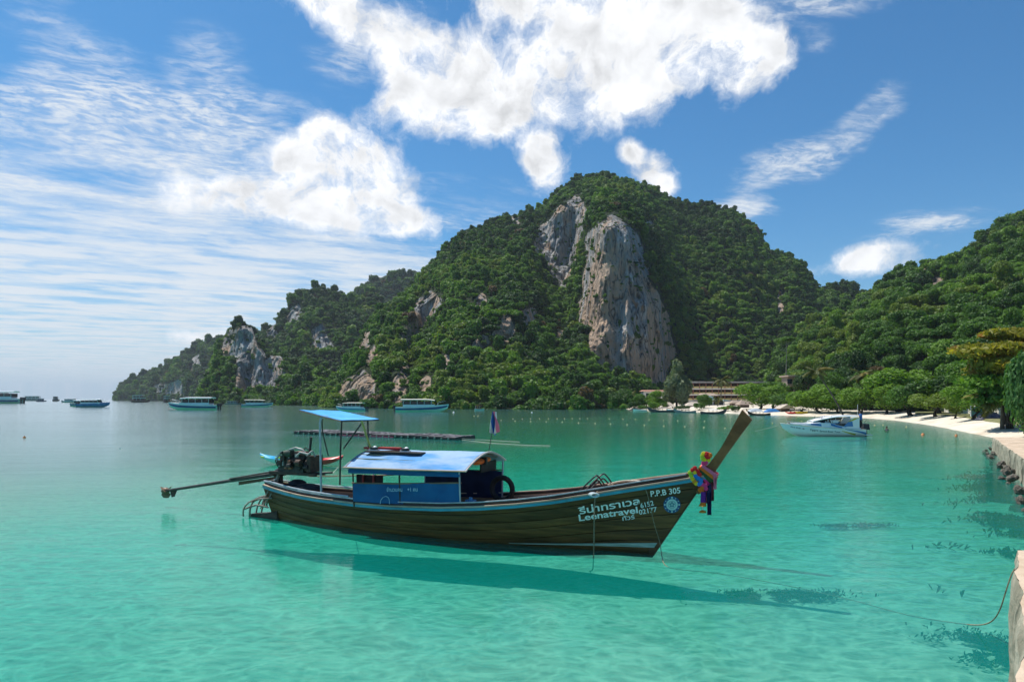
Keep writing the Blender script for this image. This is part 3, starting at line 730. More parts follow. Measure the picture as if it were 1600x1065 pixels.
def dark_bed_patch(name, c, size, n, label, seed, tall=.08):
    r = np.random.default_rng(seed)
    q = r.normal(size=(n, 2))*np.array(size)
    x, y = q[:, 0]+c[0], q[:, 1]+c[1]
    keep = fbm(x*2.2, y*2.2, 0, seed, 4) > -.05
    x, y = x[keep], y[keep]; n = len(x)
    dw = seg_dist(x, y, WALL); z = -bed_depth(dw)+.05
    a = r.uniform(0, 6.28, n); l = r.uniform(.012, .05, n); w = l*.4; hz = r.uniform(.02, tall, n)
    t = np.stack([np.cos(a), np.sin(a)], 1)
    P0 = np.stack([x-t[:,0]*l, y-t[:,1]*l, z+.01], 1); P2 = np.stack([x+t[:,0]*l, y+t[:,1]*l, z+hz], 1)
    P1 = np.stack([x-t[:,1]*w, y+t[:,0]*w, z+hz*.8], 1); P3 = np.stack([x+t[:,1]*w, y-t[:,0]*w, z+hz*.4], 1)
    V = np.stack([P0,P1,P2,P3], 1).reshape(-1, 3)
    o = mobj(name, np_mesh(name, V, np.arange(len(V)).reshape(-1, 4), WEED_AND_DARK)); tag(o, label, 'seaweed', kind='stuff')
dark_bed_patch('seaweed', (6.65, 9.35), (.28,.38), 4000, 'dark ragged patch on the shallow bed beyond the wall corner at the bottom right', 3)  # small dark scraps scattered thickly on the bed
dark_bed_patch('seaweed', (4.75, 12.3), (.55,.14), 3000, 'dark ragged streak laid on the bed as shadow of the prow', 4)  # prow shade modelled as dark scraps lying on the bed
dark_bed_patch('seaweed', (9.5, 19.0), (.5,.16), 1500, 'thin dark ragged streak on the bed right of the prow, further out', 6)  # narrow scatter of small dark scraps on the bed
def wall_weed():
    r = np.random.default_rng(9); y = r.uniform(12, 38, 16000); x = np.interp(y, [12,24.1,40.2],[10.2,18.07,28.3])-np.abs(r.normal(0, 1, 16000))*(.75+.2*np.sin(y*1.7))*(38/y)**.2
    k = fbm(x*.8, y*.8, 0, 4, 3) +.5*sm(15, 27, y) > .16; x, y = x[k], y[k]; n = len(x)
    z = -bed_depth(seg_dist(x, y, WALL)); a = r.uniform(0, 6.28, n); l = r.uniform(.03, .08, n); hz = r.uniform(.06, .16, n)
    t = np.stack([np.cos(a), np.sin(a)], 1); w = l*.5
    V = np.stack([np.stack([x-t[:,0]*l, y-t[:,1]*l, z+.01], 1), np.stack([x-t[:,1]*w, y+t[:,0]*w, z+hz*.8], 1), np.stack([x+t[:,0]*l, y+t[:,1]*l, z+hz], 1), np.stack([x+t[:,1]*w, y-t[:,0]*w, z+hz*.4], 1)], 1).reshape(-1, 3)
    tag(mobj('seaweed', np_mesh('seaweed', V, np.arange(len(V)).reshape(-1, 4), WEED_AND_DARK)), 'dark weedy strip under water along the foot of the far sea wall', 'seaweed', kind='stuff')
wall_weed()

# ------------------------------------------------------------------ trees and palms along the beach
FINE = {}
def fine_crown(kind, seed, mat, n=5200, leaf=.062):
    k = (kind, seed, mat.name, n)
    if k not in FINE: FINE[k] = crown_mesh('crown', kind, 500+seed, n, leaf, mat)
    return FINE[k]
TRK = {}
def beach_tree(px, e, w_px, top, kind, seed, mat, label, group=None, trunk_frac=.3, multi=1, bark=None, base=None, name='beach_tree', n=5200, leaf=.062):
    p = base or on_beach(px, e); d = p.y
    R = w_px/2/FP*d; ht = H-(top-YH)/FP*d-p.z
    o = empty(name, p, random.Random(int(px)+seed).uniform(0, 6.28), label, 'tree', group)
    th = ht*trunk_frac; zs = (ht-th)/({'round':1.4,'tall':2.0,'umbrella':1.12,'spread':1.12}[kind])
    mobj('crown', fine_crown(kind, seed, mat, n, leaf), o, (0, 0, th), None, (R, R, zs))
    key = (seed % 4, multi)
    if key not in TRK: TRK[key] = trunk_mesh('trunk', seed, 1.0, .085, bark or BARK_DARK, 5, .7, multi, .35)
    mobj('trunk', TRK[key], o, None, None, (R*.8, R*.8, th*1.12+.05))
    return o
def frond_mesh(name, L, mat, droop=.6, seed=0, n=26, width=.16):
    r = random.Random(seed); mb = MB(); pts = []
    for i in range(13):
        t = i/12; pts.append(Vector((L*(t-.12*droop*t*t), 0, L*(.30*t-droop*t*t*.75))))
    mb.tube(pts, [.018*L*(1-.85*i/12) for i in range(13)], 4)
    for i in range(n):
        t = .12+.87*i/n; k = t*12; j = min(int(k), 11); c = pts[j].lerp(pts[j+1], k-j); ax = (pts[j+1]-pts[j]).normalized()
        ll = L*width*2.1*math.sin(math.pi*(t*.85+.1))**.6
        for s in (-1, 1):
            dr = Vector((ax.x*.55, s*.8, ax.z*.55-.35-.3*r.random())).normalized()
            wd = ax*.022*L
            mb.add([c-wd, c+wd, c+dr*ll*.6+wd*.7, c+dr*ll+Vector((0,0,-.03*L)), c+dr*ll*.6-wd*.7], [(0,1,2,3,4)])
    return mb.mesh(name, mat, False)
FROND = [frond_mesh('frond', 1.0, LEAF_PALM, .5, 1), frond_mesh('frond', 1.0, LEAF_PALM, .85, 2), frond_mesh('frond', 1.0, LEAF_PALM_DRY, 1.15, 3)]
def palm(p, h, L, lean, nf, label, seed, name='coconut_palm', dry=.2):
    r = random.Random(seed); o = empty(name, p, 0, label, 'palm tree')
    top = Vector((lean[0], lean[1], h)); pts = [Vector((0,0,-.2)), Vector((lean[0]*.35, lean[1]*.35, h*.45)), top*.999]
    P = [(pts[0]*(1-t)**2+pts[1]*2*t*(1-t)+pts[2]*t*t) for t in [i/9 for i in range(10)]]
    mb = MB(); mb.tube(P, [.045*L*(1.5-.7*i/9) for i in range(10)], 8); mb.build('trunk', BARK, o)
    for i in range(nf):
        a = 6.283*i/nf+r.uniform(-.2,.2); up = r.uniform(-.35, .75)
        f = FROND[2] if r.random() < dry else FROND[0 if up > .3 else 1]
        q = mobj('frond', f, o, top, (r.uniform(-.15,.15), -up, a), (L*r.uniform(.85,1.1),)*3)
    return o
G = LEAF
beach = [ # px, metres behind the shoreline, width, top, kind, seed, leaf, label, trunk share
 (972,6,40,615,'round',1,G[0],'dark low tree below the grey cliff, furthest left on the beach',.1),
 (1000,9,40,611,'spread',2,G[1],'low bushy tree beside the dark one, left of the white umbrellas',.15),
 (1027,10,36,612,'round',3,G[2],'fresh green round tree just left of the tall feathery casuarina',.15),
 (1100,14,26,621,'round',4,G[1],'small dome shaped tree in front of the hotel left end',.15),
 (1187,20,54,602,'round',5,G[2],'bright green round tree at the right end of the hotel',.15),
 (1210,26,58,594,'round',6,G[1],'darker round tree behind the beach shack, between two bright green ones',.2),
 (1228,14,48,612,'tall',7,G[1],'tall lumpy tree right of the slanted shack roof',.2),
 (1252,10,56,602,'round',8,G[2],'bright yellow green round tree above the red and yellow kayaks',.12),
 (1283,9,62,604,'spread',9,G[2],'spreading light green tree behind the white speedboat canopy',.15),
 (1312,9,56,610,'round',10,G[2],'fresh green tree behind the stern of the white speedboat',.2),
 (1345,9,64,600,'round',11,G[2],'round mid green beach tree below the coconut palm',.25),
 (1385,11,70,597,'round',12,G[2],'second round beach tree right of the coconut palm',.25),
 (1424,11,76,592,'round',13,G[1],'broad round beach tree in the middle of the sandy row',.26),
 (1462,13,70,604,'spread',14,G[3],'low olive tree with flat crown and forked trunks on the sand',.34),
 (1492,14,44,620,'spread',15,G[3],'small yellow olive tree with slender trunks beside the lawn',.38),
 (1520,15,60,603,'round',16,G[2],'bright light green tree left of the drooping palm fronds',.28),
 (1405,20,80,574,'round',17,G[2],'taller round tree standing behind the beach row, left of middle',.3),
 (1352,20,70,578,'tall',18,G[1],'tall tree close behind the coconut palm',.3),
 (1470,22,90,574,'spread',19,G[0],'wide dark tree behind the flat crowned olive tree',.3),
 (1535,24,80,566,'round',20,G[1],'dark round tree behind the drooping palm fronds',.3),
 (1300,19,70,588,'round',21,G[1],'mid green tree behind the leaning palm trunk',.3)]
for px, e, w, top, kd, sd, mt, lab, tf in beach:
    beach_tree(px, e, w*(1.24+.2*math.sin(px*1.7)), top+6*math.sin(px*2.3), kd if sd % 3 else 'tall', sd, mt, lab, None, tf*.72)
for i, (px, e, w, top) in enumerate([(958,2,26,626),(978,3,22,629),(990,3.5,26,627),(1012,3,24,630),(1022,4,24,627),(1064,3.5,22,631),(1092,7,22,629),(1136,7,24,632),(1150,5,18,634)]):
    beach_tree(px, e, w, top, ['round','spread'][i % 2], 60+i, [G[1],G[2],G[0]][i % 3], 'low %s bush near the far waterline, %s from the left' % (['mid green','bright green','dark green'][i % 3], ['first','second','third','fourth','fifth','sixth','seventh','eighth','ninth'][i]), 'low bushes behind the far sand', .05, name='bush', n=1600, leaf=.10)
# big almond tree with its tiers of yellow leaves, at the right edge
def almond():
    p = on_beach(1577, 9.0); d = p.y; k = d/FP
    o = empty('almond_tree', p, 0, 'big sea almond tree at the right edge with flat tiers of yellowing leaves', 'tree')
    mb = MB(); r = random.Random(4); top = 150*k
    for i in range(7):
        a = 6.283*i/7; q = r.uniform(.15, .35)*top*.5
        mb.tube([(math.cos(a)*.12, math.sin(a)*.12, -.2), (math.cos(a)*q*.5, math.sin(a)*q*.5, top*.16), (math.cos(a)*q, math.sin(a)*q, top*.42), (math.cos(a)*q*1.2, math.sin(a)*q*1.2, top*.8)], [.10,.075,.05,.02], 7)
    mb.build('trunk', BARK_DARK, o)
    tiers = [(-.05,.97,.30,.5),(.25,.95,.42,.5),(-.30,.80,.52,.6),(.28,.77,.55,.6),(-.20,.66,.50,.5),(.32,.62,.60,.6),(0,.48,.58,.2),(.3,.38,.55,.0),(-.12,.30,.40,.1)]
    for i, (x, z, rr, yl) in enumerate(tiers):
        L = [(math.cos(q)*rr*.6*r.uniform(.2,1), math.sin(q)*rr*.6*r.uniform(.2,1), r.uniform(-.02,.03), rr*.45) for q in [6.283*j/9 for j in range(9)]]
        V, Fq = leaf_cloud(900+i, 2400, L, .042, .28, 0, .8, 1.8)
        mobj('leaf_tier', np_mesh('leaf_tier', V, Fq, LEAF_AUTUMN if yl > .3 else LEAF[2] if yl > .15 else LEAF[1]), o, (x*70*k, r.uniform(-.5,.5), z*top), None, (85*k*1.5,)*3)
almond()
p = on_beach(1606, 4.0)
beach_tree(1606, 4, 92, 540, 'round', 31, LEAF_BROAD, 'glossy green broad leaved bush cut by the right edge', None, .08, 3, base=p, name='broadleaf_bush', n=7000, leaf=.075)
palm(on_beach(1566, 8.2), 2.5, 2.9, (-.1, -.2), 15, 'low palm with drooping yellow green fronds under the almond tree', 3, dry=.45)
palm(on_beach(1347, 12), 6.6, 2.5, (.2, .1), 17, 'coconut palm rising over the round beach trees', 5, dry=.1)
palm(on_beach(1318, 5), 7.4, 2.6, (-4.2, 1.0), 15, 'leaning palm with long bare pale trunk behind the white speedboat', 6, dry=.1)
palm(atd(1126, 628, 222), 7.0, 3.6, (.4, .1), 16, 'palm standing in front of the hotel balconies', 7, dry=.3)
palm(atd(1121, 637, 190), 2.3, 1.9, (.1, .1), 14, 'short pale palm by the beach cafe under the hotel', 8, dry=.4)
palm(atd(1212, 641, 150), 3.0, 2.0, (.2, .1), 14, 'shaggy little palm between the blue tarpaulin and the shack', 9, dry=.4)
palm(atd(985, 636, 200), 3.4, 2.6, (.2, .1), 13, 'small palm among the bushes left of the umbrellas', 10, dry=.2)
def casuarina():
    p = atd(1057, 641, 186); o = empty('casuarina_tree', p, .4, 'tall feathery grey green casuarina beside the hotel', 'tree'); r = random.Random(2)
    k = p.y/FP; top = 72*k; L = []
    for i in range(30):
        z = r.uniform(.22, .98); q = (1-z)**.6*.45*r.uniform(.4, 1); a = r.uniform(0, 6.283); L.append((q*math.cos(a), q*math.sin(a), z, .07+.08*(1-z)))
    V, Fq = leaf_cloud(77, 6500, L, .034, 1.5, -.3, .6, 3.0)
    mobj('crown', np_mesh('crown', V, Fq, LEAF_PINE), o, None, None, (top*.82, top*.82, top))
    mb = MB(); mb.tube([(0,0,-.3), (.1,0,top*.3), (0,.1,top*.6), (0,0,top*.95)], [.35,.28,.16,.04], 8)
    for i in range(14):
        a = r.uniform(0,6.28); z = r.uniform(.2,.8)*top; mb.tube([(0,0,z), (math.cos(a)*top*.15, math.sin(a)*top*.15, z+top*.07), (math.cos(a)*top*.26, math.sin(a)*top*.26, z+top*.10)], [.10,.06,.02], 5)
    mb.build('trunk', BARK_DARK, o)
casuarina()
# pale bare trunks standing out of the jungle
for i, (px, py, d, h) in enumerate([(1228,568,200,9)]):
    o = empty('bare_tree', atd(px, py+12, d), 0, 'tall pale bare trunk standing out of the jungle above the hotel right end', 'tree')
    mb = MB(); mb.tube([(0,0,-2), (.2,0,h*.5), (.1,0,h)], [.13,.10,.05], 7); mb.tube([(.1,0,h*.8),(1.2,0,h*1.05)], [.1,.04], 5); mb.build('trunk', pm('pale_bark', (.24,.21,.17), (.36,.32,.27), 3, .9), o)
    mobj('crown', fine_crown('umbrella', 40+i, LEAF[1], 1600, .12), o, (.1, 0, h*.86), None, (3.2, 3.2, 2.2))

# ------------------------------------------------------------------ hotel, huts and things on the beach
PLASTER = pm('pale_plaster', (.74,.68,.58), (.82,.77,.68), 1.2, .85)
OCHRE = pm('ochre_band', (.62,.46,.16), (.72,.56,.24), 1.5, .8)
ROOFG = pm('grey_roof_slab', (.34,.30,.28), (.46,.42,.38), .8, .8)
REDW = pm('red_brown_wall', (.26,.10,.07), (.36,.16,.11), 1.4, .8)
GLASS = pm('dark_glass', (.012,.018,.028), None, rough=.08, spec=.6)
THATCH = pm('thatch', (.30,.22,.17), (.46,.36,.28), 4, .95, .05, stretch=(1,1,4))
WOOD = pm('grey_wood', (.16,.13,.10), (.30,.25,.20), 5, .85, .01, stretch=(1,6,6))
WHITE = pm('white_paint', (.74,.74,.73), (.80,.80,.79), 2, .4)
def hotel():
    c = atd(1130, 626, 236); k = 236/FP; W = 118*k
    o = empty('hotel', c, rad(-2), 'long three storey hotel with ochre balcony bands among the trees below the mountain', 'hotel')
    fh = 9.2*k; dp = 9.0
    MB().box((0, dp*.6, fh*1.6), (W, dp*.8, fh*3.2)).build('wall', REDW, o)
    for i in range(4):
        MB().box((0, dp*.15-.6, fh*i+.05+(.25 if i == 3 else 0)), (W+(2.2 if i == 3 else 0), dp*.5+1.2, .45 if i < 3 else .55)).build('floor_slab' if i < 3 else 'roof', PLASTER if i < 3 else ROOFG, o)
    nb = 12; pil = MB().box((0,0,0), (.28,.5,fh-.45)).mesh('pillar', REDW); win = MB().box((0,0,0), (W/nb*.62, .12, fh*.62)).mesh('window', GLASS); rail = MB().box((0,0,0), (W/nb-.3, .14, fh*.30)).mesh('balcony_rail', OCHRE)
    for f in range(3):
        for b in range(nb+1):
            mobj('pillar', pil, o, (-W/2+.15+(W-.3)/nb*b, -dp*.12-.9, fh*(f+.5)+.05))
        for b in range(nb):
            x = -W/2+W/nb*(b+.5)
            mobj('window', win, o, (x, dp*.2-.1, fh*(f+.45)))
            mobj('balcony_rail', rail, o, (x, -dp*.12-.98, fh*f+.32+fh*.14))
    c2 = atd(1019, 622, 225)
    o2 = empty('bungalow', c2, 0, 'low red roofed bungalow half hidden in trees left of the casuarina', 'bungalow')
    MB().box((0,0,1.1), (6.6,5,2.2)).build('wall', PLASTER, o2); MB().box((0,0,2.5), (7.6,6,.4), taper=.8).build('roof', pm('terracotta', (.42,.20,.14), (.52,.28,.2), 2, .9), o2)
    for x in (-2,0,2): MB().box((x,-2.55,1.1), (1,.12,1.1)).build('window', GLASS, o2)
    c3 = atd(1252, 603, 176)
    o3 = empty('hillside_house', c3, 0, 'grey brown flat roofed house peeping from the trees above the bright green tree', 'house')
    MB().box((0,2,1.2), (7,4,2.4)).build('wall', WOOD, o3); MB().box((0,1.4,2.6), (8,6,.35)).build('roof', THATCH, o3)
    for x in (-3,-1,1,3): MB().box((x,-.07,1.2), (1.2,.14,1.2)).build('window', GLASS, o3)
    c4 = atd(1111, 634, 208)
    o4 = empty('beach_cafe', c4, 0, 'low beach cafe with white front and teal edged roofs below the hotel', 'cafe')
    W4 = 42*208/FP
    MB().box((0,2,1.0), (W4,4,2.0)).build('wall', pm('cafe_dark', (.06,.06,.06), (.14,.13,.12), 2, .8), o4)
    MB().box((-.8,0,2.05), (W4*.55,4.6,.22)).build('roof', pm('teal_roof', (.20,.46,.46), (.3,.58,.56), 2, .6), o4)
    MB().box((W4*.3,.4,1.75), (W4*.5,4.4,.22)).build('roof', pm('teal_roof', (.2,.46,.46)), o4)
    MB().box((-.9,1.2,2.7), (W4*.4,3,.9)).build('upper_wall', WHITE, o4); MB().prism([(-3.4,-.6,3.15),(2.0,-.6,3.15),(1.2,1.2,3.9),(-2.6,1.2,3.9)], (0,2.4,0)).build('upper_roof', THATCH, o4)
    for x in (-3.2,-1.6,0,1.6,3.2): MB().box((x,-2.0,1.0), (.14,.14,2.0)).build('post', WHITE, o4)
hotel()
def hut(px, py, d, w_px, h_px, label, roof=THATCH, gable=False, cat='hut'):
    c = atd(px, py, d); k = d/FP; W = w_px*k; h = h_px*k
    o = empty('beach_hut', c, .1, label, cat)
    MB().box((0,.6,h*.28), (W*.62,W*.4,h*.56)).build('wall', pm('hut_wall', (.20,.15,.11), (.34,.27,.2), 4, .9), o)
    mb = MB(); e = W/2
    if gable: mb.add([(-e,-e*.8,h*.5),(e,-e*.8,h*.5),(e,e*.8,h*.5),(-e,e*.8,h*.5),(0,-e*.8,h),(0,e*.8,h)], [(0,1,4),(2,3,5),(1,2,5,4),(3,0,4,5),(0,3,2,1)])
    else: mb.add([(-e,-e*.8,h*.5),(e,-e*.8,h*.5),(e,e*.8,h*.5),(-e,e*.8,h*.5),(-e*.35,0,h),(e*.35,0,h)], [(0,1,5,4),(1,2,5),(2,3,4,5),(3,0,4),(0,3,2,1)])
    mb.build('roof', roof, o, False)
    for sx in (-1, 1): MB().box((sx*e*.85,-e*.7,h*.25), (.14,.14,h*.5)).build('post', WOOD, o)
    return o
PALER = pm('pale_thatch', (.48,.40,.32), (.62,.53,.44), 4, .95, .05, stretch=(1,1,4))
hut(1043, 639, 183, 19, 11, 'small hut with pale thatched roof at the water, under the casuarina', PALER)
hut(1083, 639.5, 180, 30, 12, 'wide pale thatched shelter right of the casuarina', PALER)
hut(1163, 640, 165, 24, 16, 'brown thatched hut behind the prow tip of the long boat', THATCH)
hut(1226, 645, 135, 26, 14, 'open shack with slanted pink brown roof beside the kayaks', PALER, True)
hut(1148, 634, 200, 18, 9, 'thatched roof at the right end of the cafe', THATCH)
def umbrella(px, py, d, w_px, h_px, label):
    c = atd(px, py, d); k = d/FP; W = w_px*k/2; h = h_px*k
    o = empty('beach_umbrella', c, 0, label, 'umbrella')
    mb = MB(); mb.tube([(0,0,-.1),(0,0,h)], .04, 6); mb.build('pole', WOOD, o)
    mb = MB(); mb.lathe([(W,h*.66),(W*.55,h*.86),(.02,h),(.015,h-.02),(W*.53,h*.84),(W*.97,h*.63)], 10); mb.build('canopy', pm('umbrella_cloth', (.62,.52,.44), (.7,.6,.52), 2, .8), o)
umbrella(1048, 641, 180, 12, 7, 'pale beach umbrella in front of the small thatched hut')
umbrella(1083, 641.6, 176, 14, 7, 'pale beach umbrella in front of the wide shelter')
umbrella(999, 639.5, 186, 7, 5, 'white beach umbrella on the left end of the beach, right of its twin')
umbrella(983, 639, 190, 7, 5, 'white beach umbrella furthest left on the beach')
def low_wall():
    a, b = on_beach(1478, 30), on_beach(1660, 24)
    o = empty('garden_wall', a, math.atan2(b.y-a.y, b.x-a.x), 'low pale garden wall behind the trees at the right end of the beach', 'wall'); L = (b-a).length
    MB().box((L/2,0,.55), (L,.2,1.5)).build('panel', PLASTER, o)
    for i in range(9): MB().box((L*i/8,-.02,.65), (.3,.3,1.8)).build('post', PLASTER, o)
    g = empty('teal_gate', on_beach(1531, 22), 0, 'teal sheet metal gate between the low trees and the almond tree', 'gate')
    MB().box((0,0,.6), (1.9,.06,1.3)).build('panel', pm('teal_sheet', (.10,.30,.26), (.15,.38,.33), 3, .6), g)
    for sx in (-1,1): MB().box((sx*1.02,0,.7), (.1,.1,1.6)).build('post', WHITE, g)
low_wall()
def kayak(loc, rz, L, colA, colB, label, colC=None, tilt=0.0, group=None):
    o = empty('kayak', loc, rz, label, 'kayak', group); n = 14; o.rotation_euler[1] = tilt
    hull, deck = [], []
    for i in range(n+1):
        x = -1+2*i/n; b = .36*max(1-abs(x)**2.6, .02)*L/3.2; up = .10*x*x+.05*abs(x)**5
        hull.append([(x*L/2, b*math.cos(q), .14+up-(.26)*math.sin(q)*max(1-abs(x)**3,.12)) for q in [math.pi*j/8 for j in range(9)]])
        deck.append([(x*L/2, b*s, .14+up+(.075*(1-s*s)*(1 if abs(x) > .42 else -1.5))) for s in [1,.8,.5,.2,0,-.2,-.5,-.8,-1]])
    mb = MB(); mb.grid(hull); mb.build('hull', colA, o)
    mb = MB(); mb.grid(deck); mb.build('deck', colB, o)
    mb = MB()
    ring = [Vector((.46*L/2*math.cos(q), .27*L/3.2*math.sin(q), .185)) for q in [6.283*j/20 for j in range(21)]]
    mb.tube(ring, .03, 5, False); mb.build('cockpit_rim', colC or colB, o)
    MB().box((-.22*L/2*1.0,0,.22), (.10,.42*L/3.2,.26)).build('seat_back', pm('black_rubber', (.02,.02,.02), None, rough=.7), o)
    if colC:
        mb = MB(); mb.ball((.40*L,0,.20), (.09*L,.10*L/3.2*2,.06), 8, 5); mb.build('bow_cap', colC, o)
    return o
K_RED = pm('kayak_red', (.62,.035,.03), (.70,.06,.05), 2, .35); K_YEL = pm('kayak_yellow', (.66,.50,.02), None, rough=.35)
K_BLUE = pm('kayak_blue', (.02,.30,.68), (.03,.42,.75), 1.5, .35); K_WHITE = pm('kayak_white', (.72,.78,.78), (.80,.82,.80), 1, .35); K_LIME = pm('kayak_lime', (.50,.62,.04), None, rough=.35); K_ORG = pm('kayak_orange', (.70,.22,.02), None, rough=.4)
for i, (px, c, w) in enumerate([(1238,K_RED,'red'),(1244,K_RED,'red'),(1251,K_YEL,'yellow'),(1256,K_YEL,'yellow')]):
    kayak(on_beach(px, 5+i*.4)+Vector((0,0,.05)), rad(12+8*i), 3.0, c, c, ['red kayak pulled up on the far sand, left of the other beached ones','red kayak on the far sand touching the yellow one','yellow kayak on the far sand next to the red pair','yellow kayak on the far sand, right end of the beached row'][i], None, 0, 'kayaks beached on the far sand')
def tarp_heap(px, e, w, h, mat, label):
    o = empty('tarpaulin', on_beach(px, e), 0, label, 'tarpaulin'); r = random.Random(int(px))
    P = [[(w*(i/8-.5), w*.5*(j/6-.5), max(0,h*math.sin(math.pi*i/8)**.6*math.sin(math.pi*j/6)**.6*r.uniform(.8,1.1))) for j in range(7)] for i in range(9)]
    MB().grid(P).build('sheet', mat, o)
tarp_heap(1206, 8, 3.2, .75, pm('tarp_blue', (.03,.14,.40), (.05,.22,.5), 3, .5), 'blue tarpaulin over a heap on the sand left of the shack')
tarp_heap(1180, 8, 3.2, .7, pm('tarp_grey', (.35,.40,.45), (.5,.55,.58), 3, .6), 'pale grey tarpaulin over a heap left of the blue one')
tarp_heap(1546, 18, 2.6, .9, pm('tarp_dark', (.03,.03,.06), (.08,.08,.11), 3, .6), 'dark covered heap on the grass under the palm fronds')
# ------------------------------------------------------------------ the long-tail boat
BO = Vector((-6.3934, 17.4863)); BF = Vector((.90364, -.42830)); BN = Vector((-.42830, -.90364))   # stern point, forward, towards camera side
BROT = math.atan2(BF.y, BF.x)
T_BS = [(.25,.16),(.6,.22),(1.04,.31),(1.7,.45),(2.4,.56),(3.6,.71),(4.7,.81),(6,.87),(7,.865),(7.7,.80),(8.4,.70),(9.1,.55),(9.9,.345),(10.5,.19),(10.9,.075)]
T_ZS = [(.25,.76),(.6,.71),(1.04,.665),(1.7,.62),(2.4,.60),(3.6,.59),(4.7,.61),(6,.67),(6.9,.745),(7.7,.84),(8.4,.95),(9.1,1.10),(9.9,1.28),(10.5,1.41),(10.9,1.51)]
T_ZK = [(.25,-.02),(1,-.14),(2,-.25),(4,-.36),(6,-.36),(8,-.25),(9,-.14),(10,-.03),(10.9,.0)]
def zs(ts): return float(lerp_tab(T_ZS, ts))+.055
def hull_p(ts, v, off=0.0, side=1):
    zk = float(lerp_tab(T_ZK, ts)); z = zk+(zs(ts)-zk)*v
    lat = float(lerp_tab(T_BS, ts))*max(v, .0)**.52+off
    u = (ts-.25)/10.65; t0 = .45-.3*z; t1 = 10.08+(.654 if z > 0 else .9)*z
    return Vector((t0+(t1-t0)*u, -lat*side, z))
def hull_lat(t, z):
    ts = t
    for _ in range(9):
        t0 = .45-.3*z; t1 = 10.08+(.654 if z > 0 else .9)*z; ts = .25+10.65*(t-t0)/(t1-t0)
    ts = min(max(ts, .25), 10.9); zk = float(lerp_tab(T_ZK, ts)); v = min(max((z-zk)/(zs(ts)-zk), .0), 1.1)
    return float(lerp_tab(T_BS, ts))*v**.52
def bt(px, py, lat):
    """boat coordinates of a photo point at a given distance from the keel line"""
    k = (px-800)/FP; ox = BO.x+lat*BN.x; oy = BO.y+lat*BN.y
    t = (k*oy-ox)/(BF.x-k*BF.y); y = oy+t*BF.y
    return Vector((t, -lat, H-(py-YH)/FP*y))
def hp(px, py, off=.022):
    lat = .4
    for _ in range(7):
        q = bt(px, py, lat); lat = hull_lat(q.x, q.z)+off
    return bt(px, py, lat)
HULLW = pm('hull_varnish', (.056,.028,.010), (.200,.096,.030), 2.0, .5, .010, bscale=14, stretch=(.35,1,5), contrast=(.3,.72), c3=(.090,.058,.020), spec=.35, rand=.28)
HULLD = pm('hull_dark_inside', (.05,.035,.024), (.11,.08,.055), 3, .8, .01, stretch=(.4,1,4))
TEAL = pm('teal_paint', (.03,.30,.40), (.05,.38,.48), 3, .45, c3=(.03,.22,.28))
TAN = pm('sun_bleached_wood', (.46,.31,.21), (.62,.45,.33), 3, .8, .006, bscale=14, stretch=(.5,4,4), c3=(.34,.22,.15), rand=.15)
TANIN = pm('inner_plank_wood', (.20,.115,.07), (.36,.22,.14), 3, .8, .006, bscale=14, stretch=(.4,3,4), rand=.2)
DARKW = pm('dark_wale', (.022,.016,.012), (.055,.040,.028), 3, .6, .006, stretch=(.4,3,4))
PIPE = pm('galvanised_pipe', (.33,.38,.42), (.46,.51,.54), 6, .45, metallic=.35)
PIPED = pm('dark_pipe', (.035,.032,.03), (.08,.07,.06), 8, .6)
PROWW = pm('prow_wood', (.17,.066,.018), (.30,.13,.04), 2.2, .6, .012, bscale=16, stretch=(1,6,1), c3=(.06,.034,.012))
TARP = pm('faded_blue_tarp', (.07,.25,.50), (.30,.44,.60), 1.0, .8, .030, bscale=3, stretch=(.6,1.6,1), contrast=(.36,.56), c3=(.05,.28,.62))
TARPB = pm('bright_blue_tarp', (.05,.36,.76), (.09,.46,.86), 1.5, .55, .01, bscale=6)
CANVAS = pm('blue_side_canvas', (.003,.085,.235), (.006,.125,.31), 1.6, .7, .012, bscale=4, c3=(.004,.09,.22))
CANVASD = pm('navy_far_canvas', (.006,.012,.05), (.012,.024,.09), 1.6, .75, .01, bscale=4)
RUST = pm('rusty_iron', (.030,.022,.018), (.10,.055,.035), 7, .7, .01, c3=(.02,.02,.02))
IRON = pm('greasy_iron', (.018,.018,.018), (.055,.05,.045), 9, .5, .01, metallic=.3)
ROPE = pm('pale_rope', (.42,.36,.27), (.60,.53,.42), 30, .9)
ROPED = pm('brown_rope', (.20,.15,.10), (.34,.27,.18), 30, .9)
PAINTW = pm('sign_white', (.82,.86,.84), (.92,.94,.92), 9, .6, contrast=(.3,.6))
boat = empty('longtail_boat', (BO.x, BO.y, 0), BROT, 'long wooden boat with blue canopy and tall prow afloat in the middle of the bay', 'boat')
TS = [.25+10.65*i/70 for i in range(71)]
def sweep(name, sec, mat, parent, ts=TS, side=1, smooth=True):
    """closed section (offset out, height above sheer) run along the sheer line"""
    P = []
    for t in ts:
        row = []
        for o_, dz in sec+[sec[0]]:
            q = hull_p(t, 1.0, o_, side); row.append((q.x, q.y, q.z+dz))
        P.append(row)
    mb = MB(); mb.grid(P if side < 0 else [r[::-1] for r in P])
    mb.f.append(tuple(range(len(sec)))); n = (len(P)-1)*(len(sec)+1); mb.f.append(tuple(n+i for i in range(len(sec)))[::-1])
    return mb.build(name, mat, parent, smooth, 30)
shell = MB(); vv = [0, .02, .06, .12, .2, .3, .42, .55, .68, .8, .9, 1.0]
shell.grid([[hull_p(t, v, -.03, -1) if v > .1 else hull_p(t, v, -.012, -1) for v in vv[::-1]]+[hull_p(t, v, -.03, 1) if v > .1 else hull_p(t, v, -.012, 1) for v in vv] for t in TS])
hull = shell.build('hull', HULLD, boat)
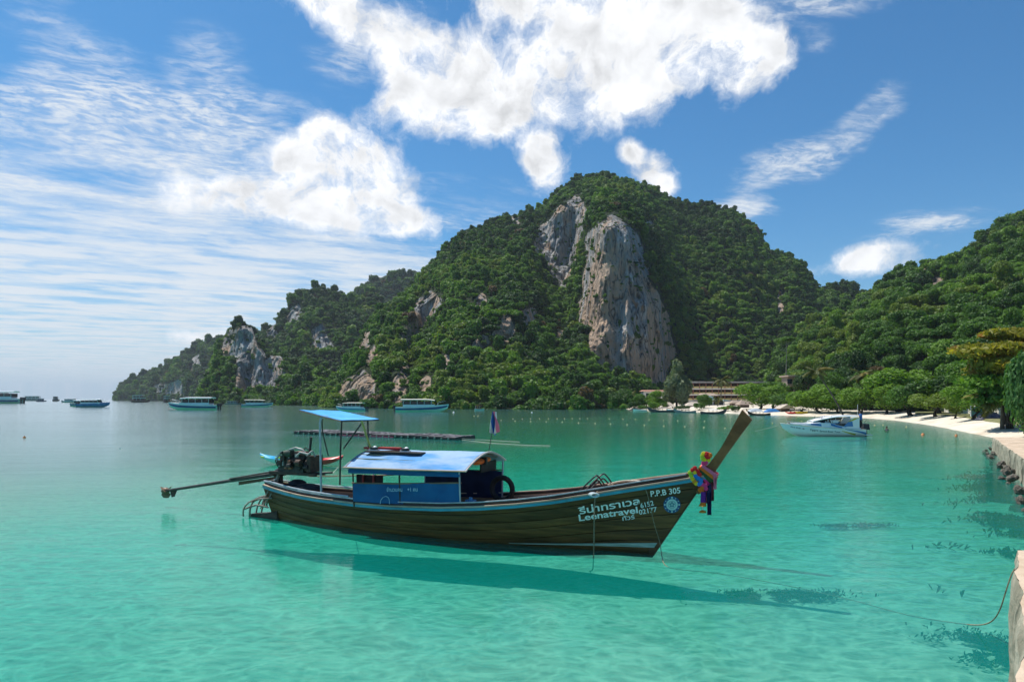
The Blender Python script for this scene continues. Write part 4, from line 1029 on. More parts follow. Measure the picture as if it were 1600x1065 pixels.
vb = [.02, .20, .35, .54, .68, .86, 1.0]
for side in (1, -1):
    for k in range(6):
        vs_ = [vb[k]+.006+(vb[k+1]-vb[k]-.012)*j/4 for j in range(5)]
        P = [[hull_p(t, v, .004+.006*math.sin(math.pi*j/4), side) for j, v in enumerate(vs_)] for t in TS]
        MB().grid(P if side > 0 else [r[::-1] for r in P], .022).build('plank', HULLW, hull)
# keel, stem and stern pieces
mb = MB(); mb.grid([[hull_p(t, 0.0)+Vector((0, s, dz)) for s, dz in ((.035,.03),(.03,-.05),(-.03,-.05),(-.035,.03))] for t in TS]); mb.build('keel', HULLW, boat)
st = [(10.00,-.01),(10.10,-.02),(10.17,.09),(10.45,.52),(10.75,.98),(10.98,1.33),(10.93,1.53),(10.80,1.50),(10.55,1.10),(10.25,.6),(10.02,.2)]
MB().prism([(t, -.045, z) for t, z in st], (0, .09, 0)).build('stem', HULLW, boat, False)
prow = [(10.86,1.30),(10.96,1.22),(11.10,1.38),(11.25,1.66),(11.45,1.97),(11.66,2.28),(11.90,2.62),(11.73,2.80),(11.56,2.48),(11.36,2.10),(11.16,1.82),(10.98,1.62),(10.84,1.54)]
MB().prism([(t, -.075, z) for t, z in prow], (0, .15, 0)).build('prow', PROWW, boat, False)
sweep('rub_strake', [(.012,-.060),(.042,-.056),(.042,-.004),(.012,0)], TEAL, boat)
sweep('rub_strake', [(.012,-.060),(.042,-.056),(.042,-.004),(.012,0)], TEAL, boat, side=-1)
for side in (1, -1):
    sweep('gunwale_cap', [(-.05,.0),(.04,.002),(.04,.034),(-.05,.036)], TAN, boat, side=side)
    sweep('bulwark', [(-.06,.038),(-.025,.038),(-.03,.092),(-.06,.092)], DARKW, boat, [t for t in TS if t < 10.75], side)
    sweep('rail_cap', [(-.075,.094),(-.015,.094),(-.015,.116),(-.075,.116)], TAN if side < 0 else PIPE, boat, [t for t in TS if t < 10.6], side)
    # inside face of the upper planking
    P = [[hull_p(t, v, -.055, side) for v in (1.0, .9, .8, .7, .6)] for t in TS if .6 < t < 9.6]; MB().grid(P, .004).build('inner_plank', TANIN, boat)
# a grey pipe runs along the rail and round the stern
P = [hull_p(t, 1, -.02, 1)+Vector((0,0,.145)) for t in (3.4,2.6,2,1.4,.9,.5)]+[Vector((.16,-.10,.92)), Vector((.13,0,.93)), Vector((.16,.10,.92))]+[hull_p(t, 1, -.02, -1)+Vector((0,0,.145)) for t in (.5,.9,1.4,2,3)]
mb = MB(); mb.tube(P, .022, 7); mb.build('stern_rail', PIPE, boat)
mb = MB(); mb.grid([[hull_p(.25, v, 0, -1) for v in (1,.8,.6,.4,.2,.05)], [hull_p(.25, v, 0, 1) for v in (1,.8,.6,.4,.2,.05)]], .03); mb.build('transom', HULLW, boat)
# floor boards, foredeck boards, thwarts
fl = .39
i = 0; t = 1.2
while t < 9.0:
    w = .235; a, b = hull_p(t+.01, 1), hull_p(t+w, 1); z0, z1 = zs(t)-fl, zs(t+w)-fl
    la, lb = hull_lat(t, z0)-.05, hull_lat(t+w, z1)-.05
    mb = MB(); mb.prism([(t+.01, -la, z0), (t+w, -lb, z1), (t+w, lb, z1), (t+.01, la, z0)], (0, 0, .025)); mb.build('deck_board', TANIN if i % 3 else TAN, boat, False); t += .25; i += 1
t = 9.02
while t < 10.75:
    z0, z1 = zs(t)+.012, zs(t+.17)+.012; la, lb = float(lerp_tab(T_BS, t))-.09, float(lerp_tab(T_BS, t+.17))-.09
    x0, x1 = hull_p(t, 1).x, hull_p(t+.165, 1).x
    if lb > .01:
        mb = MB(); mb.prism([(x0, -la, z0), (x1, -lb, z1), (x1, lb, z1), (x0, la, z0)], (0, 0, .03)); mb.build('foredeck_board', TAN, boat, False)
    t += .18
t = .45
while t < 1.2:
    z0 = zs(t)-.02; la = float(lerp_tab(T_BS, t))-.06
    MB().box((hull_p(t,1).x+.1, 0, z0), (.16, la*2, .03)).build('stern_board', TAN, boat, False); t += .18
for t in (2.1, 7.4, 8.3):
    MB().box((t, 0, zs(t)-.08), (.2, 2*float(lerp_tab(T_BS, t))-.2, .04)).build('thwart', TANIN, boat)
for t in (7.1, 7.8, 8.5):
    for s in (-1, 1):
        P = [hull_p(t, v, -.06, s) for v in (.5,.7,.85,1.0)]; mb = MB(); mb.tube(P, .03, 5); mb.build('rib', TANIN, boat)
# pale boot stripe near the bow
rows = []
for i in range(40):
    t = 7.2+2.98*i/39; k = i/39; zb = .035+.115*k; zt_ = zb+.012+.085*k**1.5
    r = []
    for z in (zb, zt_):
        tt = min(t, 10.02+.654*z); r.append((tt, -(hull_lat(tt, z)+.016), z))
    rows.append(r[::-1])
MB().grid(rows, .004).build('boot_stripe', pm('worn_green_white', (.30,.42,.36), (.52,.62,.56), 5, .7, stretch=(.5,1,5)), boat)

# cabin: posts, side cloths, rolled valance, arched tarpaulin roof
def roof_z(l): return 1.84-.32*max(l, 0)**1.7/.92**1.7-.24*max(-l, 0)**1.7/.92**1.7
for t, lt in ((3.52,.78),(4.78,.80),(6.28,.82)):
    z0 = zs(t)-.05; mb = MB(); mb.tube([(t,-lt+.02,z0),(t,-lt-.03,1.52)], .018, 6); mb.build('post', PIPE if t > 6 else DARKW, boat)
for t, lt in ((2.95,.70),(4.4,.78),(6.46,.78)):
    mb = MB(); mb.tube([(t,lt,zs(t)-.05),(t,lt+.04,1.60)], .02, 6); mb.build('post', PIPE, boat)
def cloth(name, t0, t1, lat, z0, z1, mat, wav=.012, nt=30, nz=8, seed=1, th=.008, sag=0.0):
    P = []
    for i in range(nt+1):
        u = i/nt; t = t0+(t1-t0)*u; row = []
        for j in range(nz+1):
            v = j/nz; zb = z0(t) if callable(z0) else z0; zt_ = z1(t) if callable(z1) else z1
            z = zb+(zt_-zb)*v
            row.append((t, -lat-wav*float(fbm(t*3.1, z*2.3, 0, seed, 3))-.01*math.sin(u*9+v*3), z-sag*math.sin(math.pi*u)*(1-v)))
        P.append(row)
    mb = MB(); mb.grid([r[::-1] for r in P] if lat > 0 else P, th); return mb.build(name, mat, boat)
side_cloth = cloth('side_cloth', 3.54, 6.27, .80, lambda t: zs(t)+.07, lambda t: 1.115+.055*(t-3.5), CANVAS, .035, 40, 10, 2)
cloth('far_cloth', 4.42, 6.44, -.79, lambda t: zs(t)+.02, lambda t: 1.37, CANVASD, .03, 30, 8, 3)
cloth('stern_cloth', 2.5, 3.3, -.62, .93, 1.13, pm('black_cloth', (.008,.008,.008), (.02,.018,.016), 3, .8), .01, 12, 4, 5)
for t in (2.72, 3.03): MB().box((t, .60, 1.03), (.05,.03,.2)).build('red_slat', pm('dull_red', (.20,.035,.03), (.28,.06,.05), 4, .7), boat)
cloth('valance', 3.45, 6.3, .865, lambda t: 1.36+.05*abs(t-4.6)/1.4*.6-(.05 if t < 4.2 else 0)*(4.2-t), lambda t: 1.455+.012*(t-3.4), CANVAS, .02, 36, 4, 6)
for z, t0, t1, l in ((1.145, 3.5, 6.3, .81),):
    mb = MB(); mb.tube([(t0,-l,z-.02),(4.8,-l,z+.035),(t1,-l,z+.13)], .017, 6); mb.build('side_rail', TANIN, boat)
mb = MB(); mb.tube([(2.95,.76,1.06),(3.6,.78,1.2),(6.46,.80,1.40)], .016, 6); mb.build('far_rail', TANIN, boat)
mb = MB(); mb.tube([(1.1,.5,1.02),(3.5,.8,1.14)], .014, 6); mb.build('far_rail', TANIN, boat)
P = []
for i in range(46):
    u = i/45; row = []
    for j in range(25):
        l = .93-1.87*j/24; t = 3.36+(6.44-3.36)*u+.05*(1-abs(l))*(1 if u > .5 else .3)
        z = roof_z(l)+.055*(u-.5)*(1 if l > 0 else .4)-.018*math.sin(math.pi*((u*3) % 1))**2*(abs(l) > .15)+.020*float(fbm(t*2.6, l*3, 0, 4, 4))
        row.append((t, -l, z))
    P.append(row)
MB().grid(P, .014).build('roof', TARP, boat)
P = [(6.47+.05*(1-abs(l)), -l, roof_z(l)+.028-.012) for l in [.94-1.88*j/18 for j in range(19)]]
mb = MB(); mb.tube(P, .021, 6); mb.build('roof_hoop', pm('cream_pipe', (.55,.48,.42), (.66,.6,.54), 5, .6), boat)
for tt in (3.4, 4.78, 5.6):
    P = [(tt, -l, roof_z(l)-.04) for l in [.9-1.8*j/14 for j in range(15)]]; mb = MB(); mb.tube(P, .016, 5); mb.build('roof_hoop', TANIN, boat)
for l, m_ in ((.94, TAN), (-.94, TANIN)):
    mb = MB(); mb.tube([(3.36,-l,roof_z(l)-.03),(4.9,-l,roof_z(l)-.012),(6.47,-l,roof_z(l)+.022)], .019, 6); mb.build('eave_pole', m_, boat)
for k in range(7):
    l = .6-1.2*k/6; mb = MB(); mb.tube([(3.42,-l,roof_z(l)-.03),(6.44,-l,roof_z(l)-.015)], .012, 4); mb.build('batten', pm('bamboo', (.30,.24,.08), (.42,.34,.13), 4, .6), boat)
MB().box((6.25,.50,1.50), (.04,.72,.22)).build('front_board', pm('front_board_dark', (.012,.01,.008), (.03,.025,.02), 3, .7), boat)
# stern awning over the helm
def aw(u, v):
    a = bt(468,640.5,.62); b = bt(533,657,.62); c = bt(592,655,-.62); d = bt(531,641.5,-.62)
    p = a.lerp(b, u).lerp(d.lerp(c, u), v)
    return p-Vector((0,0,.05*math.sin(math.pi*u)*math.sin(math.pi*v)))+Vector((0,0,.012*float(fbm(u*4,v*4,0,3,2))))
MB().grid([[aw(i/16, j/12) for j in range(13)][::-1] for i in range(17)], .01).build('awning', TARPB, boat)
for e in ([(0,0),(1,0)],[(0,1),(1,1)],[(1,0),(1,1)],[(0,0),(0,1)]):
    mb = MB(); mb.tube([aw(*e[0])-Vector((0,0,.02)), aw(*e[1])-Vector((0,0,.02))], .014, 6); mb.build('awning_bar', PIPED, boat)
for pts, r, m_ in (([bt(502,779,.5),bt(500.5,700,.5),bt(500,660,.5),bt(501.5,653,.5),bt(506,650,.46),bt(513,651,.4)], .026, PIPE),
                   ([bt(531,757,-.55),bt(532,700,-.55),bt(534,656,-.5)], .022, PIPED), ([bt(576,712,-.3),bt(574.5,655,-.5)], .020, PIPED),
                   ([bt(583,712,.15),bt(565,657,.3)], .026, pm('green_bamboo', (.32,.34,.07), (.46,.44,.13), 5, .5)), ([bt(537,700,-.2),bt(565,661,-.2)], .020, PIPED), ([bt(513,712,.1),bt(504,676,.3),bt(503,655,.4)], .016, PIPED)):
    mb = MB(); mb.tube(pts, r, 7); mb.build('awning_pole', m_, boat)

# engine on its swivel post, long propeller shaft, stern guard
eng = empty('engine', (0,0,0)); eng.parent = boat
def ep(name, mat, fn):
    mb = MB(); fn(mb); return mb.build(name, mat, eng, True, 40)
ep('engine_block', IRON, lambda m: (m.box((1.20,0,1.36),(.62,.36,.34)), m.box((1.22,0,1.56),(.54,.22,.12)), m.box((.80,0,1.30),(.24,.30,.24))))
ep('gearbox', IRON, lambda m: m.tube([(.92,0,1.28),(.62,0,1.17),(.40,0,1.10)],[.17,.12,.07],10))
ep('radiator', pm('radiator_brown', (.05,.03,.02), (.12,.06,.04), 8, .7), lambda m: m.box((1.72,0,1.42),(.12,.44,.40)))
ep('flywheel', RUST, lambda m: m.tube([(1.56,0,1.36),(1.63,0,1.36)],[.21,.21],16))
ep('air_filter', pm('filter_green', (.03,.045,.03), (.06,.08,.05), 6, .6), lambda m: m.tube([(.86,-.12,1.62),(1.12,-.12,1.66)],[.10,.10],10))
ep('alternator', RUST, lambda m: m.tube([(1.38,-.26,1.44),(1.52,-.26,1.44)],[.085,.085],10))
ep('valve_cover', pm('cover_reddish', (.15,.06,.04), (.22,.10,.07), 6, .6), lambda m: m.box((1.34,-.05,1.66),(.30,.16,.09)))
ep('exhaust_stack', PIPED, lambda m: m.tube([(1.50,.06,1.62),(1.52,.06,1.8),(1.55,.06,2.06)],[.035,.03,.035],8))
HOSE = pm('grey_hose', (.36,.33,.30), (.52,.48,.44), 8, .6)
for pts in ([(1.02,-.14,1.50),(1.05,-.16,1.74),(1.26,-.16,1.80),(1.48,-.16,1.76),(1.62,-.14,1.60)], [(1.30,-.20,1.58),(1.46,-.22,1.70),(1.70,-.2,1.66),(1.80,-.18,1.74),(1.82,-.1,1.60)], [(.74,-.16,1.32),(.66,-.18,1.52),(.82,-.18,1.66),(1.0,-.16,1.64)]):
    ep('hose', HOSE, lambda m: m.tube([Vector(a).lerp(Vector(b), k/3) for a, b in zip(pts, pts[1:]) for k in range(3)]+[Vector(pts[-1])], .024, 6))
for pts in ([(1.0,-.2,1.3),(1.2,-.24,1.5),(1.5,-.22,1.3)], [(.62,-.1,1.3),(.58,-.14,1.45),(.72,-.16,1.62)], [(1.1,.1,1.6),(1.3,.14,1.78),(1.6,.1,1.68)], [(1.4,-.2,1.25),(1.55,-.24,1.45),(1.72,-.24,1.30)]):
    ep('cable', IRON, lambda m: m.tube([Vector(a).lerp(Vector(b), k/3) for a, b in zip(pts, pts[1:]) for k in range(3)]+[Vector(pts[-1])], .016, 5))
rr = random.Random(8)
for k in range(14):
    c = (rr.uniform(.8,1.7), rr.uniform(-.25,-.16), rr.uniform(1.25,1.66)); s = rr.uniform(.03,.07)
    ep('fitting', [RUST, IRON, HOSE, pm('fitting_orange', (.30,.10,.05), (.4,.16,.08), 6, .6)][k % 4], (lambda m: m.tube([(c[0]-s,c[1],c[2]),(c[0]+s,c[1]-.02,c[2]+.02)], s*.8, 7)) if k % 2 else (lambda m: m.box(c, (s*2,s*1.4,s*1.8))))
ep('engine_bed', RUST, lambda m: (m.box((1.15,-.15,1.16),(1.5,.06,.07)), m.box((1.15,.15,1.16),(1.5,.06,.07)), m.box((.5,0,1.12),(.08,.36,.06))))
ep('tiller', PIPED, lambda m: m.tube([(1.6,-.05,1.18),(1.95,-.05,1.20),(2.3,-.05,1.23)],.026,7))
ep('swivel_post', RUST, lambda m: (m.tube([(.62,0,.70),(.62,0,1.14)],[.07,.05],9), m.box((.62,0,.74),(.3,.4,.08))))
tail = ep('propeller_shaft', PIPED, lambda m: m.tube([(.62,0,1.13),(-1.2,0,.84),(-3.50,0,.46)],[.050,.045,.038],9))
ep('shaft_brace', pm('brown_timber', (.10,.05,.025), (.18,.10,.05), 5, .8, stretch=(.4,3,3)), lambda m: m.prism([(.55,-.03,1.055),(-.80,-.03,.845),(-.80,-.03,.755),(.52,-.03,.985)],(0,.06,0)))
ep('second_tube', PIPED, lambda m: m.tube([(.60,-.06,1.20),(-1.1,-.05,.905)],.022,6))
def propeller(m):
    m.ball((-3.62,0,.44),(.14,.10,.10),9,6)
    for k in range(3):
        a = 2.09*k+.5; d = Vector((0, math.cos(a), math.sin(a))); s_ = Vector((.10, -math.sin(a)*.07, math.cos(a)*.07)); c = Vector((-3.60,0,.44))
        m.prism([c-s_*.4, c+d*.10-s_, c+d*.19-s_*.5, c+d*.20+s_*.5, c+d*.10+s_, c+s_*.4], (.016,0,0))
ep('propeller', pm('worn_bronze', (.16,.09,.05), (.28,.18,.10), 8, .5), propeller)
ep('skeg', RUST, lambda m: m.prism([(-3.15,-.01,.49),(-3.42,-.01,.44),(-3.36,-.01,.28),(-3.26,-.01,.30)],(0,.02,0)))
grd = empty('stern_guard', (0,0,0)); grd.parent = boat
GP = pm('weathered_pipe', (.20,.15,.11), (.40,.34,.28), 9, .8)
def gp_(name, pts, r=.024, mat=GP):
    mb = MB(); P = [Vector(p) for p in pts]
    Q = [P[0]]+[((P[max(i-1,0)]*-1+P[i]*9+P[i+1]*9-P[min(i+2,len(P)-1)])/16 if f else P[i]) for i in range(len(P)-1) for f in (0,1)]+[P[-1]]
    mb.tube(Q, r, 6); return mb.build(name, mat, grd)
for y in (-.10,-.03,.05): gp_('upright', [(.68,y,1.22),(.60,y-.02,1.02),(.38,y-.06,.70),(.20,y-.08,.40),(.16,y-.06,.26)], .022)
for y, dz in ((-.34,0),(-.14,.05),(.08,.07),(.26,.04)):
    gp_('hoop', [(.52,y*.6,.52+dz),(.22,y,.50+dz),(-.08,y*1.1,.40+dz),(-.26,y*1.1,.22),(-.30,y,.03)], .022)
gp_('hoop', [(.5,-.3,.30),(.2,-.42,.36),(0,-.4,.26),(-.05,-.36,.06)], .022); gp_('cross_bar', [(.05,-.40,.42),(.03,0,.47),(.05,.32,.42)], .02); gp_('cross_bar', [(-.24,-.36,.22),(-.25,0,.26),(-.24,.30,.22)], .02)
gp_('brace', [(.62,-.1,.95),(.45,-.2,.55),(.18,-.25,.25)], .016)
MB().prism([(-.34,-.13,-.05),(.60,-.13,-.12),(.62,-.13,.20),(.30,-.13,.12),(-.34,-.13,.05)], (0,.26,0)).build('foot_log', pm('wet_log', (.035,.025,.02), (.12,.08,.06), 4, .7, .02, stretch=(.5,2,2)), grd, False)

# painted lettering
def text_mesh(s, thick=0.0):
    cu = bpy.data.curves.new('lettering', 'FONT'); cu.body = s; cu.resolution_u = 3; cu.offset = thick
    o = bpy.data.objects.new('lettering', cu); COL.objects.link(o); bpy.context.view_layer.update()
    me = bpy.data.meshes.new_from_object(o.evaluated_get(bpy.context.evaluated_depsgraph_get()))
    bpy.data.objects.remove(o); bpy.data.curves.remove(cu); return me
def letter(s, p0, p1, h, mat, parent, proj, name='lettering', thick=.012, skew=0.0):
    """text from photo point p0 to p1 along its foot, h photo pixels tall, laid on a surface by proj"""
    me = text_mesh(s, thick); xs = [v.co.x for v in me.vertices]; x0, x1 = min(xs), max(xs)
    ux, uy = p1[0]-p0[0], p1[1]-p0[1]; L = math.hypot(ux, uy); nx, ny = uy/L, -ux/L
    for v in me.vertices:
        a = (v.co.x-x0)/(x1-x0); b = v.co.y*h/.70
        v.co = proj(p0[0]+ux*a+nx*b+skew*b, p0[1]+uy*a+ny*b)
    me.update(); me.materials.append(mat); return mobj(name, me, parent)
letter('รีน่าทราเวล', (904.5,803), (1000,787), 10.0, PAINTW, boat, hp, thick=.022)
letter('Leenatravel', (905,813.5), (997,800.5), 9.8, PAINTW, boat, hp, thick=.024)
letter('6152', (1001.5,793.5), (1022,788.5), 7.5, PAINTW, boat, hp, thick=.016)
letter('02177', (999,803.5), (1027,798.5), 7.5, PAINTW, boat, hp, thick=.016)
letter('ทัวร์', (973,812.8), (992,809.8), 6.5, PAINTW, boat, hp, thick=.014)
letter('P.P.B 305', (1017,775.5), (1063.5,769.5), 8.8, PAINTW, boat, hp, thick=.018)
def cab(px, py): return bt(px, py, .845)
letter('จำนวนคน    +1 คน', (604,767.5), (652.5,767.0), 6.0, pm('faint_blue_white', (.35,.55,.68), (.5,.68,.78), 8, .6), side_cloth, lambda x, y: Vector(cab(x, y)), thick=.012)
mb = MB(); mb.tube([cab(594,787),cab(595,781),cab(598.5,776.5),cab(603,774.6),cab(607,777),cab(608.3,781),cab(608.6,787)], .007, 4); mb.build('arch_line', pm('faint_blue_white', (.35,.55,.68)), side_cloth)
def disc(cx, cy, r0, r1, off, mat, name, n=36, a0=0, a1=6.2832, parent=None):
    P = []
    for i in range(n+1):
        a = a0+(a1-a0)*i/n; P.append([hp(cx+r*math.cos(a), cy+r*.98*math.sin(a), off) for r in (r0, (r0+r1)/2, r1)])
    return MB().grid(P).build(name, mat, parent or boat, False)
em = disc(1050, 788, .3, 13.4, .022, pm('emblem_blue', (.02,.075,.20), (.04,.12,.28), 8, .6), 'emblem')
EMW = pm('emblem_pale', (.42,.62,.62), (.55,.72,.70), 8, .6); EMB = pm('emblem_teal', (.03,.16,.24), None)
disc(1050, 788, .3, 9.0, .026, EMW, 'emblem_face', parent=em)
disc(1050, 788, 5.6, 6.1, .029, EMB, 'emblem_ring', parent=em)
for k in range(5):
    a = 6.283*k/5-1.57; disc(1050+2.9*math.cos(a), 788+2.9*math.sin(a), .5, 1.5, .030, EMB, 'emblem_petal', 10, parent=em)
for k in range(12):
    a = 6.283*k/12; disc(1050+11.2*math.cos(a), 788+11.0*math.sin(a), .1, .85 if k % 3 else 1.5, .027, EMW, 'emblem_mark', 8, parent=em)

# things hung on, lying in or tied to the boat
def on_boat(name, label, cat, group=None):
    return empty(name, (BO.x, BO.y, 0), BROT, label, cat, group)
def thing_mesh(name, mb, mat, label, cat, group=None):
    o = mb.build(name, mat, None, True, 40, (BO.x, BO.y, 0), (0, 0, BROT)); return tag(o, label, cat, group)
FC = {k: pm('ribbon_'+k, c, None, rough=.7) for k, c in dict(red=(.68,.02,.02), orange=(.80,.17,.01), yellow=(.85,.60,.02), lime=(.45,.62,.04), blue=(.02,.22,.62), navy=(.008,.012,.07), maroon=(.13,.008,.016), pink=(.80,.05,.20), rose=(.72,.16,.25), purple=(.14,.012,.22), green=(.03,.09,.02), gold=(.75,.28,.02), white=(.75,.72,.65)).items()}
def prow_band(px0, py0, px1, py1, w, col, root, name='ribbon'):
    """a scarf wound round the prow: a flat loop about the plank"""
    a, b = bt(px0, py0, .105), bt(px1, py1, .105); d = (b-a).normalized(); n = Vector((-d.z, 0, d.x))*w/2
    off = Vector((0, .21, 0)); rows = []
    for s in (-1, -.33, .33, 1):
        k = n*s; bul = Vector((0, -.012*(1-s*s), 0))
        rows.append([a+k+off*.5-d*.03, a+k+bul-d*.005, a.lerp(b,.5)+k+bul*1.6, b+k+bul+d*.005, b+k+off*.5+d*.03, b+k+off+d*.005, a.lerp(b,.5)+k+off, a+k+off-d*.005, a+k+off*.5-d*.03])
    return MB().grid(rows, .008).build(name, FC[col], root)
sc = on_boat('prow_scarves', 'bundle of red, pink, orange and green scarves wound round the prow with hanging tails', 'scarves')
for (x0,y0,x1,y1,w,c) in ((1088,740,1106,764,.13,'maroon'),(1091,733,1114,752,.10,'green'),(1094,731,1116,747,.075,'orange'),(1097,728,1118,742,.06,'rose'),(1086,746,1100,766,.09,'red'),(1088,736,1108,757,.05,'pink')):
    prow_band(x0,y0,x1,y1,w,c,sc)
def tail_strip(px, y0, y1, w, col, lat, root, sway=0.0):
    a = bt(px, y0, lat); b = bt(px+sway, y1, lat); rows = []
    for i in range(9):
        u = i/8; c = a.lerp(b, u); f = .018*math.sin(u*7+px)
        rows.append([c+Vector((-w/2,f,0)), c+Vector((-w/4,-f-.015,0)), c+Vector((w/4,f+.012,0)), c+Vector((w/2,-f,0))])
    MB().grid(rows, .006).build('tail', FC[col], root)
for a in ((1108,758,804,.075,'navy',.14),(1113,752,782,.055,'maroon',.12),(1117,742,764,.06,'rose',.12),(1104,760,786,.05,'rose',.10),(1110,756,800,.03,'navy',.16)): tail_strip(*a, sc)
gl = on_boat('flower_garland', 'garland of red, yellow and blue flowers looped on the prow with orange tassels', 'garland')
fl_proto = []
mb = MB()
for k in range(7):
    a = 6.283*k/7; mb.ball((math.cos(a)*.55, -.1, math.sin(a)*.55), (.5,.34,.5), 6, 4)
mb.ball((0,-.35,0), (.45,.3,.45), 6, 4)
for c in FC: fl_proto.append((c, mb.mesh('flower', FC[c])))
fl_proto = dict(fl_proto)
def flower(px, py, col, r=.05, lat=.17):
    o = mobj('flower', fl_proto[col], gl, bt(px, py, lat), (0, 0, 0), (r, r, r)); return o
for px, py, c in ((1082,734,'red'),(1086,731,'red'),(1078,738,'lime'),(1080,743,'lime'),(1082,748,'yellow'),(1085,752,'gold'),(1088,755,'yellow'),(1087,743,'blue'),(1091,746,'blue'),(1095,750,'blue'),(1096,755,'blue'),(1092,756,'blue'),(1090,736,'red'),(1093,741,'red'),
                  (1098,757,'pink'),(1102,758,'pink'),(1103,763,'pink'),(1097,762,'orange'),(1094,765,'orange'),(1097,768,'orange'),(1086,738,'yellow')): flower(px, py, c, .042)
for px, py, c, r in ((1104,710,'red',.058),(1109,711,'orange',.05),(1100,709,'yellow',.05),(1106,714,'red',.055),(1098,716,'lime',.045),(1101,718,'yellow',.05),(1107,718,'yellow',.045),(1100,723,'pink',.05),(1103,722,'pink',.048),(1099,728,'white',.03),(1097,712,'lime',.04)): flower(px, py, c, r, .10)
mb = MB(); mb.tube([bt(1099,768,.17), bt(1098,790,.17), bt(1098,800,.17)], .008, 4); mb.build('cord', FC['white'], gl)
mb = MB(); mb.tube([bt(1099,768,.17), bt(1098.5,784,.17)], [.045,.05], 8); mb.build('tassel', FC['purple'], gl)
for y, r in ((789,.075),(799,.07)):
    c = bt(1098, y, .17); mb = MB(); mb.lathe([(.02,.03),(r*.8,.012),(r,-.012),(r*.5,-.02)], 12, Matrix.Translation(c)); mb.build('disc', FC['gold'], gl)
mb = MB(); mb.tube([bt(1099.5,781,.17), bt(1098.5,788,.17)], [.03,.06], 8); mb.build('tassel', FC['orange'], gl)
# flag
fg = on_boat('flag', 'small drooping red, white and blue flag on a thin pole above the cabin', 'flag')
mb = MB(); mb.tube([bt(763,709,0), bt(768,680,0), bt(772.5,645,0)], .011, 6); mb.build('pole', PIPED, fg)
def flag_pt(u, v):
    top = bt(773,643,0); q = bt(772 + (v-.5)*11*(.25+.95*math.sin(min(u*1.25,1.0)*math.pi*.62)), 643+37*u*(1-.35*abs(v-.55)), 0)
    return Vector((q.x, .09*math.sin(v*11+u*3), q.z))
for k, (v0, v1, c) in enumerate(((0,.17,'rose'),(.17,.34,'white'),(.34,.68,'blue'),(.68,.85,'white'),(.85,1,'rose'))):
    MB().grid([[flag_pt(i/10, v0+(v1-v0)*j/3) for j in range(4)] for i in range(11)], .004).build('stripe', FC[c] if c != 'blue' else pm('flag_blue', (.05,.16,.55), None, rough=.7), fg)
# tyre fender
mb = MB(); P = [(6.56+.25*math.cos(a), .58, 1.0+.25*math.sin(a)) for a in [6.283*i/24 for i in range(25)]]; mb.tube(P, .06, 9, False)
thing_mesh('tyre', mb, pm('tyre_rubber', (.012,.012,.012), (.03,.03,.03), 6, .8), 'black tyre hanging as a fender at the front corner of the cabin', 'tyre')
# boarding ladder
ld_ = on_boat('ladder', 'black tube boarding ladder lying in the bow with two bent hoops', 'ladder')
BLK = pm('black_tube', (.012,.012,.014), (.03,.03,.034), 5, .4)
def sm_tube(name, pts, r, mat, root):
    P = [Vector(p) for p in pts]
    for _ in range(2):
        Q = [P[0]]
        for a, b in zip(P, P[1:]): Q += [a.lerp(b,.25), a.lerp(b,.75)]
        P = Q+[P[-1]]
    mb = MB(); mb.tube(P, r, 6); return mb.build(name, mat, root)
for pts in ([(897,775,.45),(930,743,.3),(934,742,.25),(948,762,.1)], [(905,775,.35),(940,740,.1),(946,740,.0),(958,757,-.15)], [(912,772,.3),(932,750,.15),(935,750,.1),(944,763,0)], [(918,768,.15),(939,748,0),(944,747,-.1),(952,757,-.2)]):
    sm_tube('hoop', [bt(*p) for p in pts], .017, BLK, ld_)
for a, b in (((917,763,.35),(932,763,0)),((922,757,.3),(938,754,0)),((920,767,.35),(944,762,.05))): sm_tube('rung', [bt(*a), bt(*b)], .014, BLK, ld_)
# basket at the stern
bk = on_boat('basket', 'tan woven basket standing in the stern beside the grey awning pole', 'basket')
mb = MB(); mb.lathe([(.17,0),(.21,.12),(.215,.24),(.19,.30),(.17,.30),(.18,.05)], 14, Matrix.Translation((2.62,-.22,zs(2.6)-fl+.03))); mb.build('body', pm('basket_weave', (.26,.17,.10), (.42,.30,.19), 9, .9, .01, stretch=(1,1,3)), bk)
mb = MB(); mb.tube([(2.62+.20*math.cos(a), -.22+.20*math.sin(a), zs(2.6)-fl+.33) for a in [6.283*i/16 for i in range(17)]], .014, 5, False); mb.build('rim', TAN, bk)
cn = on_boat('dark_sack', 'dark sagging sack lying across the stern under the engine', 'sack')
mb = MB(); mb.ball((1.55,-.05,.80), (.42,.26,.13), 12, 8); mb.ball((1.12,.05,.88), (.26,.2,.12), 10, 6); mb.build('cloth', pm('sack_black', (.010,.010,.012), (.035,.032,.034), 5, .8, .03), cn)
cn = on_boat('fuel_can', 'small blue plastic can at the front foot of the cabin side cloth', 'can')
mb = MB(); mb.box((6.42,-.62,.80), (.20,.16,.22), taper=.9); mb.tube([(6.42,-.62,.9),(6.42,-.62,.96)], .04, 8); mb.build('body', pm('can_blue', (.05,.22,.42), (.08,.3,.5), 4, .5), cn)
lj = on_boat('life_jacket', 'orange life jacket stuffed under the front of the roof arch', 'life jacket')
mb = MB(); mb.ball((6.34,-.18,1.66), (.12,.30,.07), 12, 7); mb.ball((6.36,.14,1.68), (.10,.22,.06), 12, 7); mb.build('body', pm('life_orange', (.75,.13,.02), (.82,.2,.03), 5, .7), lj)
MB().box((6.36,-.02,1.67), (.26,.05,.15)).build('strap', BLK, lj)
pk = on_boat('roof_plank', 'dark plank lying along the top of the cabin roof', 'plank')
